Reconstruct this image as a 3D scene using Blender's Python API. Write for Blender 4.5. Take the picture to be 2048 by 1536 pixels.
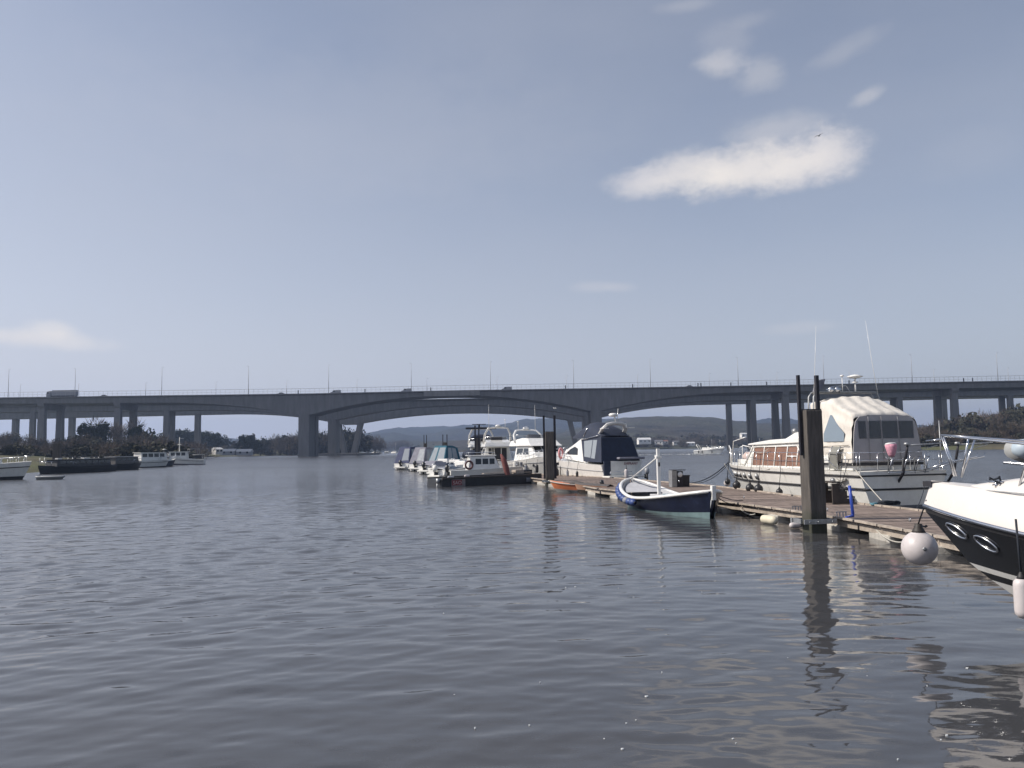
import bpy, math, random
import numpy as np
from mathutils import Vector, Matrix
random.seed(7); R = math.radians
for o in list(bpy.data.objects): bpy.data.objects.remove(o)
scn = bpy.context.scene; COL = scn.collection

# ---------------------------------------------------------------- camera
H = 2.5; F = 1600.0
PITCH = math.atan((898-768)/F); ROLL = -0.014
CR = Matrix.Rotation(math.pi/2+PITCH, 3, 'X') @ Matrix.Rotation(ROLL, 3, 'Z')
cam = bpy.data.cameras.new('camera'); co = bpy.data.objects.new('camera', cam); COL.objects.link(co)
co.location = (0, 0, H); co.rotation_euler = CR.to_euler()
cam.sensor_width = 36; cam.lens = 36*F/2048; cam.clip_start = .1; cam.clip_end = 30000
scn.camera = co
def ray(px, py): return CR @ Vector(((px-1024)/F, (768-py)/F, -1))
def atz(px, py, z=0.0):                 # measured point of the photo on a level plane
    d = ray(px, py); t = (z-H)/d.z; return Vector((d.x*t, d.y*t, z))
def atd(px, py, Y):                     # measured point at a known distance
    d = ray(px, py); t = Y/d.y; return Vector((d.x*t, Y, H+d.z*t))

# ---------------------------------------------------------------- light
SUN_AZ, SUN_EL = -91, 41
S = Vector((math.sin(R(SUN_AZ))*math.cos(R(SUN_EL)), math.cos(R(SUN_AZ))*math.cos(R(SUN_EL)), math.sin(R(SUN_EL))))
sl = bpy.data.lights.new('sun', 'SUN'); sl.energy = 4.1; sl.angle = R(0.6); sl.color = (1, .93, .84)
so = bpy.data.objects.new('sun', sl); COL.objects.link(so); so.rotation_euler = S.to_track_quat('Z', 'Y').to_euler()
so.location = (0, 0, 50)
W = bpy.data.worlds.new('World'); scn.world = W; W.use_nodes = True
nt = W.node_tree; nt.nodes.clear()
def N(nt, t, **k):
    n = nt.nodes.new(t)
    for a, b in k.items(): setattr(n, a, b)
    return n
def MATH(nt, op, a, b=None, c=None, clamp=False):
    n = N(nt, 'ShaderNodeMath', operation=op, use_clamp=clamp)
    for i, v in enumerate((a, b, c)):
        if v is None: continue
        if isinstance(v, (int, float)): n.inputs[i].default_value = v
        else: nt.links.new(v, n.inputs[i])
    return n.outputs[0]
def MIXC(nt, fac, a, b, mode='MIX'):
    n = N(nt, 'ShaderNodeMix', data_type='RGBA', blend_type=mode)
    for s, v in ((n.inputs[0], fac), (n.inputs[6], a), (n.inputs[7], b)):
        if isinstance(v, (int, float)): s.default_value = v
        elif isinstance(v, tuple): s.default_value = v
        else: nt.links.new(v, s)
    return n.outputs[2]
sky = N(nt, 'ShaderNodeTexSky', sky_type='NISHITA', sun_disc=False, sun_elevation=R(SUN_EL), sun_rotation=R(SUN_AZ),
        altitude=0, air_density=1.0, dust_density=2.0, ozone_density=1.6)
hs = N(nt, 'ShaderNodeHueSaturation'); hs.inputs['Saturation'].default_value = .93; hs.inputs['Hue'].default_value = .50
nt.links.new(sky.outputs[0], hs.inputs['Color'])
tc = N(nt, 'ShaderNodeTexCoord'); sp = N(nt, 'ShaderNodeSeparateXYZ'); nt.links.new(tc.outputs['Generated'], sp.inputs[0])
az = MATH(nt, 'ARCTAN2', sp.outputs[0], sp.outputs[1]); el = MATH(nt, 'ARCSINE', sp.outputs[2])
cb = N(nt, 'ShaderNodeCombineXYZ'); nt.links.new(az, cb.inputs[0]); nt.links.new(el, cb.inputs[1])
def noi(scale, detail, rough=.55, sy=1.6, off=0):
    m = N(nt, 'ShaderNodeMapping'); m.inputs['Scale'].default_value = (1, sy, 1); m.inputs['Location'].default_value = (off, off, 0)
    n = N(nt, 'ShaderNodeTexNoise'); n.inputs['Scale'].default_value = scale; n.inputs['Detail'].default_value = detail; n.inputs['Roughness'].default_value = rough
    nt.links.new(cb.outputs[0], m.inputs[0]); nt.links.new(m.outputs[0], n.inputs['Vector']); return n.outputs[0]
n1 = noi(18, 8, .66); n2 = noi(6, 3, .5, 2.2, 3.3)
def blob(px, py, rx, ry, dens, tilt=0.0, soft=.95, n=.62):
    """one soft patch of cloud, given by azimuth and elevation"""
    d = ray(px, py).normalized(); a0 = math.atan2(d.x, d.y); e0 = math.asin(d.z)
    da = MATH(nt, 'SUBTRACT', az, a0); de = MATH(nt, 'SUBTRACT', el, e0)
    de = MATH(nt, 'SUBTRACT', de, MATH(nt, 'MULTIPLY', da, tilt))
    u = MATH(nt, 'DIVIDE', da, rx/F); v = MATH(nt, 'DIVIDE', de, ry/F)
    r = MATH(nt, 'SQRT', MATH(nt, 'ADD', MATH(nt, 'MULTIPLY', u, u), MATH(nt, 'MULTIPLY', v, v)))
    r = MATH(nt, 'ADD', r, MATH(nt, 'MULTIPLY', MATH(nt, 'SUBTRACT', n1, .5), n*2))
    m = N(nt, 'ShaderNodeMapRange', interpolation_type='SMOOTHSTEP')
    nt.links.new(r, m.inputs[0]); m.inputs[1].default_value = 1.15; m.inputs[2].default_value = 1.15-soft
    m.inputs[3].default_value = 0; m.inputs[4].default_value = dens
    return m.outputs[0]
BL = [(1285,365,80,32,.85,.05), (1375,342,95,46,.75,.05), (1480,338,130,50,.85,.1), (1590,328,115,52,.95,.12), (1665,308,75,50,.85,.1),
      (1550,262,110,36,.30,0), (1445,128,60,26,.42,-.1), (1520,150,60,36,.22,0), (1450,80,60,40,.12,0), (1735,192,36,16,.26,.2),
      (1690,100,90,24,.13,.25), (1195,574,62,14,.20,0), (1600,655,80,14,.16,0), (1240,575,40,12,.16,0), (90,680,130,20,.5,-.02), (100,660,50,18,.5,0),
      (20,672,90,18,.4,0), (1380,10,70,14,.16,0), (1500,40,50,18,.1,0), (1960,300,120,60,.05,0), (700,250,600,160,.06,0)]
tot = None
for b in BL:
    m = blob(*b); m = MATH(nt, 'SUBTRACT', 1.0, m); tot = m if tot is None else MATH(nt, 'MULTIPLY', tot, m)
cm = MATH(nt, 'SUBTRACT', 1.0, tot, clamp=True)
cshade = N(nt, 'ShaderNodeMapRange'); nt.links.new(n2, cshade.inputs[0]); cshade.inputs[1].default_value = .3; cshade.inputs[2].default_value = .7
cshade.inputs[3].default_value = 0; cshade.inputs[4].default_value = 1
ccol = MIXC(nt, cshade.outputs[0], (6.6, 6.4, 6.6, 1), (8.7, 8.1, 7.5, 1))
veil = noi(2.2, 4, .5, 2.5, 9)
tint = MIXC(nt, 1.0, hs.outputs[0], (1.0, 1.0, 1.02, 1), 'MULTIPLY')
hf = MATH(nt, 'POWER', 2.718, MATH(nt, 'MULTIPLY', MATH(nt, 'MAXIMUM', el, 0.0), -4.2))
hf = MATH(nt, 'MULTIPLY', hf, MATH(nt, 'SUBTRACT', .74, MATH(nt, 'MULTIPLY', az, .40), clamp=True))
tint = MIXC(nt, hf, tint, (7.2, 7.15, 7.9, 1))
hz = MIXC(nt, MATH(nt, 'MULTIPLY', veil, .40), tint, (5.1, 5.15, 5.6, 1))
skyc = MIXC(nt, cm, hz, ccol)
bg = N(nt, 'ShaderNodeBackground'); bg.inputs['Strength'].default_value = .093
wo = N(nt, 'ShaderNodeOutputWorld'); nt.links.new(skyc, bg.inputs[0]); nt.links.new(bg.outputs[0], wo.inputs[0])
scn.view_settings.view_transform = 'Standard'; scn.view_settings.look = 'None'; scn.view_settings.exposure = 0.25; scn.view_settings.gamma = 1
scn.cycles.volume_max_steps = 64; scn.cycles.max_bounces = 8; scn.cycles.caustics_reflective = False; scn.cycles.caustics_refractive = False
scn.cycles.use_denoising = True

# ---------------------------------------------------------------- helpers
def tag(o, label=None, cat=None, group=None, kind=None):
    for k, v in (('label', label), ('category', cat), ('group', group), ('kind', kind)):
        if v: o[k] = v
    return o
def E(name, label, cat, loc=(0, 0, 0), rz=0.0, group=None):
    o = bpy.data.objects.new(name, None); COL.objects.link(o); o.empty_display_size = .3
    o.location = loc; o.rotation_euler = (0, 0, rz); return tag(o, label, cat, group)
class MB:
    def __init__(s): s.v = []; s.f = []; s.m = []; s.sm = []
    def add(s, vs, fs, mi=0, smooth=False):
        b = len(s.v); s.v += [tuple(v) for v in vs]
        for f in fs: s.f.append([b+i for i in f]); s.m.append(mi); s.sm.append(smooth)
        return s
    def box(s, c, d, rz=0.0, mi=0, M=None, taper=1.0):
        hx, hy, hz = d[0]/2, d[1]/2, d[2]/2; vs = []
        for z in (-1, 1):
            k = taper if z > 0 else 1
            for x, y in ((-1, -1), (1, -1), (1, 1), (-1, 1)): vs.append(Vector((x*hx*k, y*hy*k, z*hz)))
        m = M if M is not None else Matrix.Rotation(rz, 3, 'Z')
        c = Vector(c); vs = [m @ v + c for v in vs]
        return s.add(vs, [(3,2,1,0),(4,5,6,7),(0,1,5,4),(1,2,6,5),(2,3,7,6),(3,0,4,7)], mi)
    def tube(s, pts, r, n=8, mi=0, closed=False, cap=True, sc=None):
        pts = [Vector(p) for p in pts]; k = len(pts); rr = r if isinstance(r, (list, tuple)) else [r]*k
        vs = []; up = None
        for i, p in enumerate(pts):
            a = pts[(i-1) % k] if (closed or i) else p; b = pts[(i+1) % k] if (closed or i < k-1) else p
            t = (b-a).normalized()
            if up is None: up = Vector((0, 0, 1)) if abs(t.z) < .9 else Vector((1, 0, 0))
            x = t.cross(up)
            if x.length < 1e-4: x = t.cross(Vector((0, 1, .1)))
            x.normalize(); y = x.cross(t); up = y
            for j in range(n):
                q = 2*math.pi*j/n; vs.append(p+(x*math.cos(q)+y*math.sin(q)*(sc or 1))*rr[i])
        fs = []
        for i in range(k if closed else k-1):
            for j in range(n):
                a = i*n+j; b = i*n+(j+1) % n; c = ((i+1) % k)*n+(j+1) % n; d = ((i+1) % k)*n+j; fs.append((a, b, c, d))
        if cap and not closed: fs += [tuple(range(n))[::-1], tuple((k-1)*n+j for j in range(n))]
        return s.add(vs, fs, mi, True)
    def lathe(s, prof, c=(0, 0, 0), n=20, mi=0, M=None):
        c = Vector(c); vs = []; k = len(prof); m = M if M is not None else Matrix.Identity(3)
        for r, z in prof:
            for j in range(n): q = 2*math.pi*j/n; vs.append(m @ Vector((r*math.cos(q), r*math.sin(q), z))+c)
        fs = [(i*n+j, i*n+(j+1) % n, (i+1)*n+(j+1) % n, (i+1)*n+j) for i in range(k-1) for j in range(n)]
        fs += [tuple(range(n))[::-1], tuple((k-1)*n+j for j in range(n))]
        return s.add(vs, fs, mi, True)
    def prism(s, poly, a, b, mi=0):          # poly in (x,z), extruded along y from a to b
        n = len(poly); vs = [(x, a, z) for x, z in poly]+[(x, b, z) for x, z in poly]
        fs = [tuple(range(n)), tuple(range(2*n-1, n-1, -1))]+[(i+n, (i+1) % n+n, (i+1) % n, i) for i in range(n)]
        return s.add(vs, fs, mi)
    def slab(s, poly, z0, z1, mi=0):         # poly in (x,y)
        n = len(poly); vs = [(x, y, z0) for x, y in poly]+[(x, y, z1) for x, y in poly]
        fs = [tuple(range(n-1, -1, -1)), tuple(range(n, 2*n))]+[(i, (i+1) % n, (i+1) % n+n, i+n) for i in range(n)]
        return s.add(vs, fs, mi)
    def grid(s, rows, mi=0, smooth=True, closed=False):
        k = len(rows[0]); vs = [v for r in rows for v in r]; fs = []
        for i in range(len(rows)-1):
            for j in range(k if closed else k-1):
                fs.append((i*k+j, i*k+(j+1) % k, (i+1)*k+(j+1) % k, (i+1)*k+j))
        return s.add(vs, fs, mi, smooth)
    def panel(s, q, t=.02, mi=0):            # thin quad/poly panel with thickness t
        q = [Vector(p) for p in q]; nn = (q[1]-q[0]).cross(q[-1]-q[0]).normalized()*t; n = len(q)
        vs = q+[p+nn for p in q]
        fs = [tuple(range(n-1, -1, -1)), tuple(range(n, 2*n))]+[(i, (i+1) % n, (i+1) % n+n, i+n) for i in range(n)]
        return s.add(vs, fs, mi)
    def build(s, name, mats, parent=None, bevel=0, auto=None):
        me = bpy.data.meshes.new(name); me.from_pydata(s.v, [], s.f)
        ms = mats if isinstance(mats, (list, tuple)) else [mats]
        for m in ms: me.materials.append(m)
        me.polygons.foreach_set('material_index', s.m); me.polygons.foreach_set('use_smooth', s.sm); me.update()
        import bmesh
        bm = bmesh.new(); bm.from_mesh(me); bmesh.ops.recalc_face_normals(bm, faces=bm.faces[:]) if len(s.f) < 60000 else None; bm.to_mesh(me); bm.free()
        o = bpy.data.objects.new(name, me); COL.objects.link(o)
        if parent: o.parent = parent
        if bevel:
            b = o.modifiers.new('bevel', 'BEVEL'); b.width = bevel; b.segments = 2; b.limit_method = 'ANGLE'; b.angle_limit = R(40)
        return o
def part(name, mat, parent, fn, bevel=0):
    m = MB(); fn(m); return m.build(name, mat, parent, bevel)
def dup(root, loc, rz, label=None, group=None):
    r = root.copy(); COL.objects.link(r); r.location = loc; r.rotation_euler = (0, 0, rz)
    if label: r['label'] = label
    if group: r['group'] = group
    for ch in list(root.children):
        c = ch.copy(); COL.objects.link(c); c.parent = r
        for g in ch.children:
            d = g.copy(); COL.objects.link(d); d.parent = c
    return r
def sag(a, b, s, n=10):
    a, b = Vector(a), Vector(b); return [a.lerp(b, i/n)-Vector((0, 0, s*4*(i/n)*(1-i/n))) for i in range(n+1)]

# ---------------------------------------------------------------- materials
MC = {}
def mat(name, col, rough=.5, metal=0.0, var=.12, scale=3.0, bump=0.0, bscale=20.0, spec=.5, grime=None, stretch=(1,1,1), coat=0.0):
    if name in MC: return MC[name]
    m = bpy.data.materials.new(name); m.use_nodes = True; t = m.node_tree; p = t.nodes['Principled BSDF']; L = t.links.new
    tc = N(t, 'ShaderNodeTexCoord'); mp = N(t, 'ShaderNodeMapping'); mp.inputs['Scale'].default_value = stretch; L(tc.outputs['Object'], mp.inputs[0])
    n = N(t, 'ShaderNodeTexNoise'); n.inputs['Scale'].default_value = scale; n.inputs['Detail'].default_value = 6; n.inputs['Roughness'].default_value = .6; L(mp.outputs[0], n.inputs[0])
    a = tuple(max(0, c*(1-var)) for c in col)+(1,); b = tuple(min(1, c*(1+var)) for c in col)+(1,)
    r = N(t, 'ShaderNodeMapRange'); r.inputs[1].default_value = .3; r.inputs[2].default_value = .7; L(n.outputs[0], r.inputs[0])
    c = MIXC(t, r.outputs[0], a, b)
    if grime:
        n2 = N(t, 'ShaderNodeTexNoise'); n2.inputs['Scale'].default_value = scale*2.7; n2.inputs['Detail'].default_value = 8; n2.inputs['Roughness'].default_value = .7; L(mp.outputs[0], n2.inputs[0])
        r2 = N(t, 'ShaderNodeMapRange'); r2.inputs[1].default_value = .55; r2.inputs[2].default_value = .75; L(n2.outputs[0], r2.inputs[0])
        c = MIXC(t, MATH(t, 'MULTIPLY', r2.outputs[0], .75), c, tuple(grime)+(1,))
    L(c, p.inputs['Base Color']); p.inputs['Metallic'].default_value = metal
    p.inputs['Specular IOR Level'].default_value = spec; p.inputs['Coat Weight'].default_value = coat; p.inputs['Coat Roughness'].default_value = .08
    L(MATH(t, 'ADD', MATH(t, 'MULTIPLY', n.outputs[0], .2), rough-.1, clamp=True), p.inputs['Roughness'])
    if bump:
        n3 = N(t, 'ShaderNodeTexNoise'); n3.inputs['Scale'].default_value = bscale; n3.inputs['Detail'].default_value = 5; L(mp.outputs[0], n3.inputs[0])
        bp = N(t, 'ShaderNodeBump'); bp.inputs['Strength'].default_value = 1; bp.inputs['Distance'].default_value = bump; L(n3.outputs[0], bp.inputs['Height']); L(bp.outputs[0], p.inputs['Normal'])
    MC[name] = m; return m
white = mat('white_gelcoat', (.76, .75, .72), .25, var=.05, scale=1.5, grime=(.6, .58, .52), coat=.3)
white2 = mat('aged_white_paint', (.70, .69, .65), .45, var=.08, scale=2, grime=(.5, .47, .40))
cream = mat('cream_gelcoat', (.66, .625, .585), .28, var=.04, scale=1.2, coat=.4)
greyw = mat('grey_white_paint', (.42, .43, .45), .5, var=.1)
navy = mat('navy_canvas', (.022, .03, .055), .85, var=.25, scale=3, bump=.02, bscale=5)
canvas = mat('cream_canvas', (.62, .585, .53), .85, var=.1, scale=2.0, bump=.03, bscale=3.5, grime=(.45, .41, .35), stretch=(1, 1, .4))
teal = mat('teal_canvas', (.02, .10, .15), .85, var=.2, bump=.02, bscale=5)
bluec = mat('blue_canvas', (.05, .06, .12), .85, var=.2, bump=.02, bscale=5)
greyc = mat('grey_canvas', (.20, .20, .24), .85, var=.2, bump=.02, bscale=5)
blackg = mat('black_gelcoat', (.012, .013, .015), .12, var=.2, scale=2, coat=.6)
rubber = mat('black_rubber', (.02, .02, .022), .6, var=.3)
steel = mat('stainless_steel', (.62, .63, .65), .22, metal=1, var=.05)
galv = mat('galvanised_steel', (.34, .35, .36), .5, metal=.7, var=.2, scale=8, grime=(.22, .16, .12))
dsteel = mat('dark_steel', (.03, .03, .038), .6, metal=.3, var=.3, scale=5, grime=(.08, .05, .035))
teak = mat('brown_ply', (.19, .10, .07), .55, var=.2, scale=2, stretch=(1, 1, 6))
wood = mat('weathered_deck_wood', (.225, .175, .148), .8, var=.35, scale=2.2, bump=.01, bscale=40, grime=(.10, .075, .065), stretch=(3, .4, 1))
def islandvar(m, a):
    t = m.node_tree; p = t.nodes['Principled BSDF']; g = N(t, 'ShaderNodeNewGeometry'); old = p.inputs['Base Color'].links[0].from_socket
    f = MATH(t, 'ADD', 1-a/2, MATH(t, 'MULTIPLY', g.outputs['Random Per Island'], a)); cb_ = N(t, 'ShaderNodeCombineXYZ')
    for i in range(3): t.links.new(f, cb_.inputs[i])
    t.links.new(MIXC(t, 1.0, old, cb_.outputs[0], 'MULTIPLY'), p.inputs['Base Color'])
islandvar(wood, .7)
woodl = mat('pale_beam_wood', (.36, .31, .26), .85, var=.35, scale=3, bump=.01, grime=(.11, .09, .075))
woodd = mat('dark_wet_wood', (.045, .036, .03), .6, var=.4, scale=4, bump=.01)
def pilemat():
    m = mat('old_pile_timber', (.088, .078, .070), .85, var=.4, scale=5, bump=.02, bscale=9, grime=(.06, .05, .045), stretch=(3, 3, .25))
    t = m.node_tree; p = t.nodes['Principled BSDF']; g = N(t, 'ShaderNodeNewGeometry'); s = N(t, 'ShaderNodeSeparateXYZ'); t.links.new(g.outputs['Position'], s.inputs[0])
    n = N(t, 'ShaderNodeTexNoise'); n.inputs['Scale'].default_value = 3; t.links.new(g.outputs['Position'], n.inputs[0])
    a = MATH(t, 'ADD', s.outputs[2], MATH(t, 'MULTIPLY', n.outputs[0], .5))
    r = N(t, 'ShaderNodeMapRange'); t.links.new(a, r.inputs[0]); r.inputs[1].default_value = .95; r.inputs[2].default_value = .55
    old = p.inputs['Base Color'].links[0].from_socket
    t.links.new(MIXC(t, MATH(t, 'MULTIPLY', r.outputs[0], .8), old, (.035, .04, .025, 1)), p.inputs['Base Color']); return m
pilem = pilemat()
conc = mat('float_concrete', (.42, .40, .36), .9, var=.25, scale=3, bump=.01, grime=(.10, .10, .07))
bconc = mat('bridge_concrete', (.17, .165, .165), .9, var=.20, scale=.6, grime=(.11, .105, .10), stretch=(1, 1, .14))
bconc2 = mat('pale_bridge_concrete', (.20, .195, .19), .9, var=.18, scale=.6, grime=(.13, .125, .12), stretch=(1, 1, .14))
asph = mat('asphalt', (.05, .05, .05), .9)
fendw = mat('dirty_white_vinyl', (.54, .50, .495), .45, var=.08, scale=4, grime=(.40, .36, .34))
fendc = mat('cream_vinyl', (.62, .57, .44), .5, var=.12, scale=5, grime=(.40, .33, .2))
fendk = mat('black_vinyl', (.018, .018, .02), .4, var=.2)
fendb = mat('blue_vinyl', (.03, .06, .19), .45, var=.3, scale=6)
rope = mat('dark_rope', (.02, .025, .035), .9, bump=.003, bscale=80)
ropew = mat('pale_rope', (.45, .43, .38), .9, bump=.003, bscale=80)
ropet = mat('blue_green_rope', (.10, .24, .30), .9, bump=.003, bscale=80)
bluep = mat('blue_paint', (.03, .07, .38), .35, var=.1)
hullb = mat('blue_hull_paint', (.006, .010, .030), .32, var=.3, scale=2, grime=(.03, .045, .10), coat=.2)
aqua = mat('pale_aqua_antifoul', (.20, .29, .30), .6, var=.15, scale=3, grime=(.16, .22, .2))
orange = mat('faded_orange', (.62, .19, .08), .55, var=.15, grime=(.5, .3, .2))
pinkc = mat('pink_cloth', (.62, .30, .38), .9, var=.3, scale=14, bump=.02, bscale=12)
redp = mat('dull_red_paint', (.30, .05, .045), .5, var=.2)
pinkr = mat('faded_red_ring', (.62, .26, .27), .5, var=.1)
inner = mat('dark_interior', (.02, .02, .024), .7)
greyh = mat('grey_hull', (.20, .21, .24), .55, var=.15, grime=(.12, .12, .13))
darkh = mat('dark_narrowboat_paint', (.018, .02, .024), .5, var=.3, grime=(.05, .045, .04))
tubeg = mat('grey_inflatable_tube', (.34, .35, .35), .55, var=.08, grime=(.25, .25, .25))
tubeb = mat('pale_blue_tube', (.40, .48, .55), .5, var=.1)
outb = mat('outboard_black', (.02, .02, .022), .3, coat=.3)
outg = mat('outboard_grey', (.30, .31, .33), .35, coat=.2)
def glassmat(name, col, rough=.06, alpha=1.0):
    m = bpy.data.materials.new(name); m.use_nodes = True; p = m.node_tree.nodes['Principled BSDF']
    p.inputs['Base Color'].default_value = col+(1,); p.inputs['Roughness'].default_value = rough; p.inputs['Alpha'].default_value = alpha
    t = m.node_tree; tc = N(t, 'ShaderNodeTexCoord'); n = N(t, 'ShaderNodeTexNoise'); n.inputs['Scale'].default_value = 2.5; t.links.new(tc.outputs['Object'], n.inputs[0])
    b = N(t, 'ShaderNodeBump'); b.inputs['Distance'].default_value = .015; t.links.new(n.outputs[0], b.inputs['Height']); t.links.new(b.outputs[0], p.inputs['Normal'])
    return m
glass = glassmat('dark_window_glass', (.015, .018, .022))
vinyl = glassmat('clear_vinyl', (.38, .42, .46), .15, .62)
vinyld = glassmat('tinted_vinyl', (.085, .09, .105), .12, .7)
windg = glassmat('blue_grey_glass', (.16, .22, .25), .08)
# ---------------------------------------------------------------- water
def water():
    rs = [0.0]; r = 2.6
    rows_r = []
    while r < 6000:
        rows_r.append(r); r *= 1.0043 if r < 80 else (1.03 if r < 400 else 1.12)
    na = 420; th = np.radians(np.linspace(-74, 74, na)); rr = np.array(rows_r)
    X = rr[:, None]*np.sin(th)[None, :]; Y = rr[:, None]*np.cos(th)[None, :]-1.5
    dr = np.gradient(rr)[:, None]; rg = np.random.RandomState(5); Z = np.zeros_like(X)
    # gentle patches: some calmer, some livelier water
    patch = .75+.35*np.sin(X*.11+Y*.045+1.3)*np.sin(Y*.07-X*.03)+.25*np.sin(X*.31-Y*.17+.5)
    patch = patch*(.40+.60*np.clip((rr[:, None]-8)/22, 0, 1))
    patch = patch*(1-.5*np.clip((X-1)/6, 0, 1)*np.clip((48-Y)/20, 0, 1))      # sheltered water beside the pontoon
    for i in range(90):
        lam = .17*math.exp(rg.rand()*2.0); a = .0022*lam**.9*(.55+rg.rand()*.9)
        ang = math.radians(90+16+rg.normal()*30)
        kx, ky = math.cos(ang)*2*math.pi/lam, math.sin(ang)*2*math.pi/lam
        w = np.clip((lam/(2.1*dr)-1), 0, 1)
        ph = kx*X+ky*Y+rg.rand()*6.28+1.2*np.sin(X*.21+Y*.13+i)
        Z += a*w*patch*(np.sin(ph)+.22*np.sin(2*ph+1.2))
    V = np.stack([X, Y, Z], -1).reshape(-1, 3); nr = len(rr)
    idx = np.arange(nr*na).reshape(nr, na)
    Fq = np.stack([idx[:-1, :-1], idx[:-1, 1:], idx[1:, 1:], idx[1:, :-1]], -1).reshape(-1, 4)
    me = bpy.data.meshes.new('water'); me.vertices.add(len(V)); me.vertices.foreach_set('co', V.ravel().astype(np.float32))
    me.loops.add(Fq.size); me.loops.foreach_set('vertex_index', Fq.ravel().astype(np.int32))
    me.polygons.add(len(Fq)); me.polygons.foreach_set('loop_start', np.arange(0, Fq.size, 4).astype(np.int32)); me.polygons.foreach_set('loop_total', np.full(len(Fq), 4, np.int32))
    me.polygons.foreach_set('use_smooth', np.ones(len(Fq), bool)); me.update(calc_edges=True); me.validate()
    if me.polygons[0].normal.z < 0: me.flip_normals()
    o = bpy.data.objects.new('water', me); COL.objects.link(o); o['kind'] = 'structure'
    m = bpy.data.materials.new('river_water'); m.use_nodes = True; t = m.node_tree; p = t.nodes['Principled BSDF']; L = t.links.new
    g = N(t, 'ShaderNodeNewGeometry')
    def nz(sc, st, det, off=0):
        mp = N(t, 'ShaderNodeMapping'); mp.inputs['Scale'].default_value = st; mp.inputs['Rotation'].default_value = (0, 0, R(-15)); mp.inputs['Location'].default_value = (off, off, 0)
        n = N(t, 'ShaderNodeTexNoise'); n.inputs['Scale'].default_value = sc; n.inputs['Detail'].default_value = det; n.inputs['Roughness'].default_value = .55
        L(g.outputs['Position'], mp.inputs[0]); L(mp.outputs[0], n.inputs[0]); return n.outputs[0]
    a = nz(4.6, (.5, 1.6, 1), 4); b = nz(1.15, (.5, 1.6, 1), 3, 7); c = nz(.035, (1, 1.6, 1), 3, 31)
    cr = N(t, 'ShaderNodeMapRange'); L(c, cr.inputs[0]); cr.inputs[1].default_value = .35; cr.inputs[2].default_value = .65; cr.inputs[3].default_value = .55; cr.inputs[4].default_value = 1.15
    dv = N(t, 'ShaderNodeVectorMath', operation='LENGTH'); L(g.outputs['Position'], dv.inputs[0])
    far = N(t, 'ShaderNodeMapRange'); L(dv.outputs['Value'], far.inputs[0]); far.inputs[1].default_value = 15; far.inputs[2].default_value = 120; far.inputs[3].default_value = .16; far.inputs[4].default_value = 3.2
    hgt = MATH(t, 'ADD', MATH(t, 'MULTIPLY', a, .015), MATH(t, 'MULTIPLY', b, .024))
    hgt = MATH(t, 'MULTIPLY', MATH(t, 'MULTIPLY', hgt, cr.outputs[0]), far.outputs[0])
    bp = N(t, 'ShaderNodeBump'); bp.inputs['Distance'].default_value = 1; bp.inputs['Strength'].default_value = 1; L(hgt, bp.inputs['Height']); fn = N(t, 'ShaderNodeTexNoise'); fn.inputs['Scale'].default_value = 1.6; fn.inputs['Detail'].default_value = 4; mp2 = N(t, 'ShaderNodeMapping'); mp2.inputs['Scale'].default_value = (.6, 1.5, 1); mp2.inputs['Rotation'].default_value = (0, 0, R(-12)); L(g.outputs['Position'], mp2.inputs[0]); L(mp2.outputs[0], fn.inputs[0])
    k = N(t, 'ShaderNodeMapRange'); L(dv.outputs['Value'], k.inputs[0]); k.inputs[1].default_value = 18; k.inputs[2].default_value = 110; k.inputs[3].default_value = .04; k.inputs[4].default_value = .42
    v1 = N(t, 'ShaderNodeVectorMath', operation='SUBTRACT'); L(fn.outputs['Color'], v1.inputs[0]); v1.inputs[1].default_value = (.5, .5, .5)
    v2 = N(t, 'ShaderNodeVectorMath', operation='MULTIPLY'); L(v1.outputs[0], v2.inputs[0]); v2.inputs[1].default_value = (.55, 1, 0)
    v3 = N(t, 'ShaderNodeVectorMath', operation='SCALE'); L(v2.outputs[0], v3.inputs[0]); L(MATH(t, 'MULTIPLY', k.outputs[0], cr.outputs[0]), v3.inputs['Scale'])
    v4 = N(t, 'ShaderNodeVectorMath', operation='ADD'); L(bp.outputs[0], v4.inputs[0]); L(v3.outputs[0], v4.inputs[1]); v5 = N(t, 'ShaderNodeVectorMath', operation='NORMALIZE'); L(v4.outputs[0], v5.inputs[0])
    L(v5.outputs[0], p.inputs['Normal'])
    silt = nz(.25, (1, 1, 1), 4, 3)
    L(MIXC(t, silt, (.044, .048, .056, 1), (.066, .064, .064, 1)), p.inputs['Base Color'])
    rf = N(t, 'ShaderNodeMapRange'); L(dv.outputs['Value'], rf.inputs[0]); rf.inputs[1].default_value = 22; rf.inputs[2].default_value = 130; rf.inputs[3].default_value = .03; rf.inputs[4].default_value = .24; L(rf.outputs[0], p.inputs['Roughness']); p.inputs['IOR'].default_value = 1.4; p.inputs['Specular IOR Level'].default_value = .5
    me.materials.append(m)
water()

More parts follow.
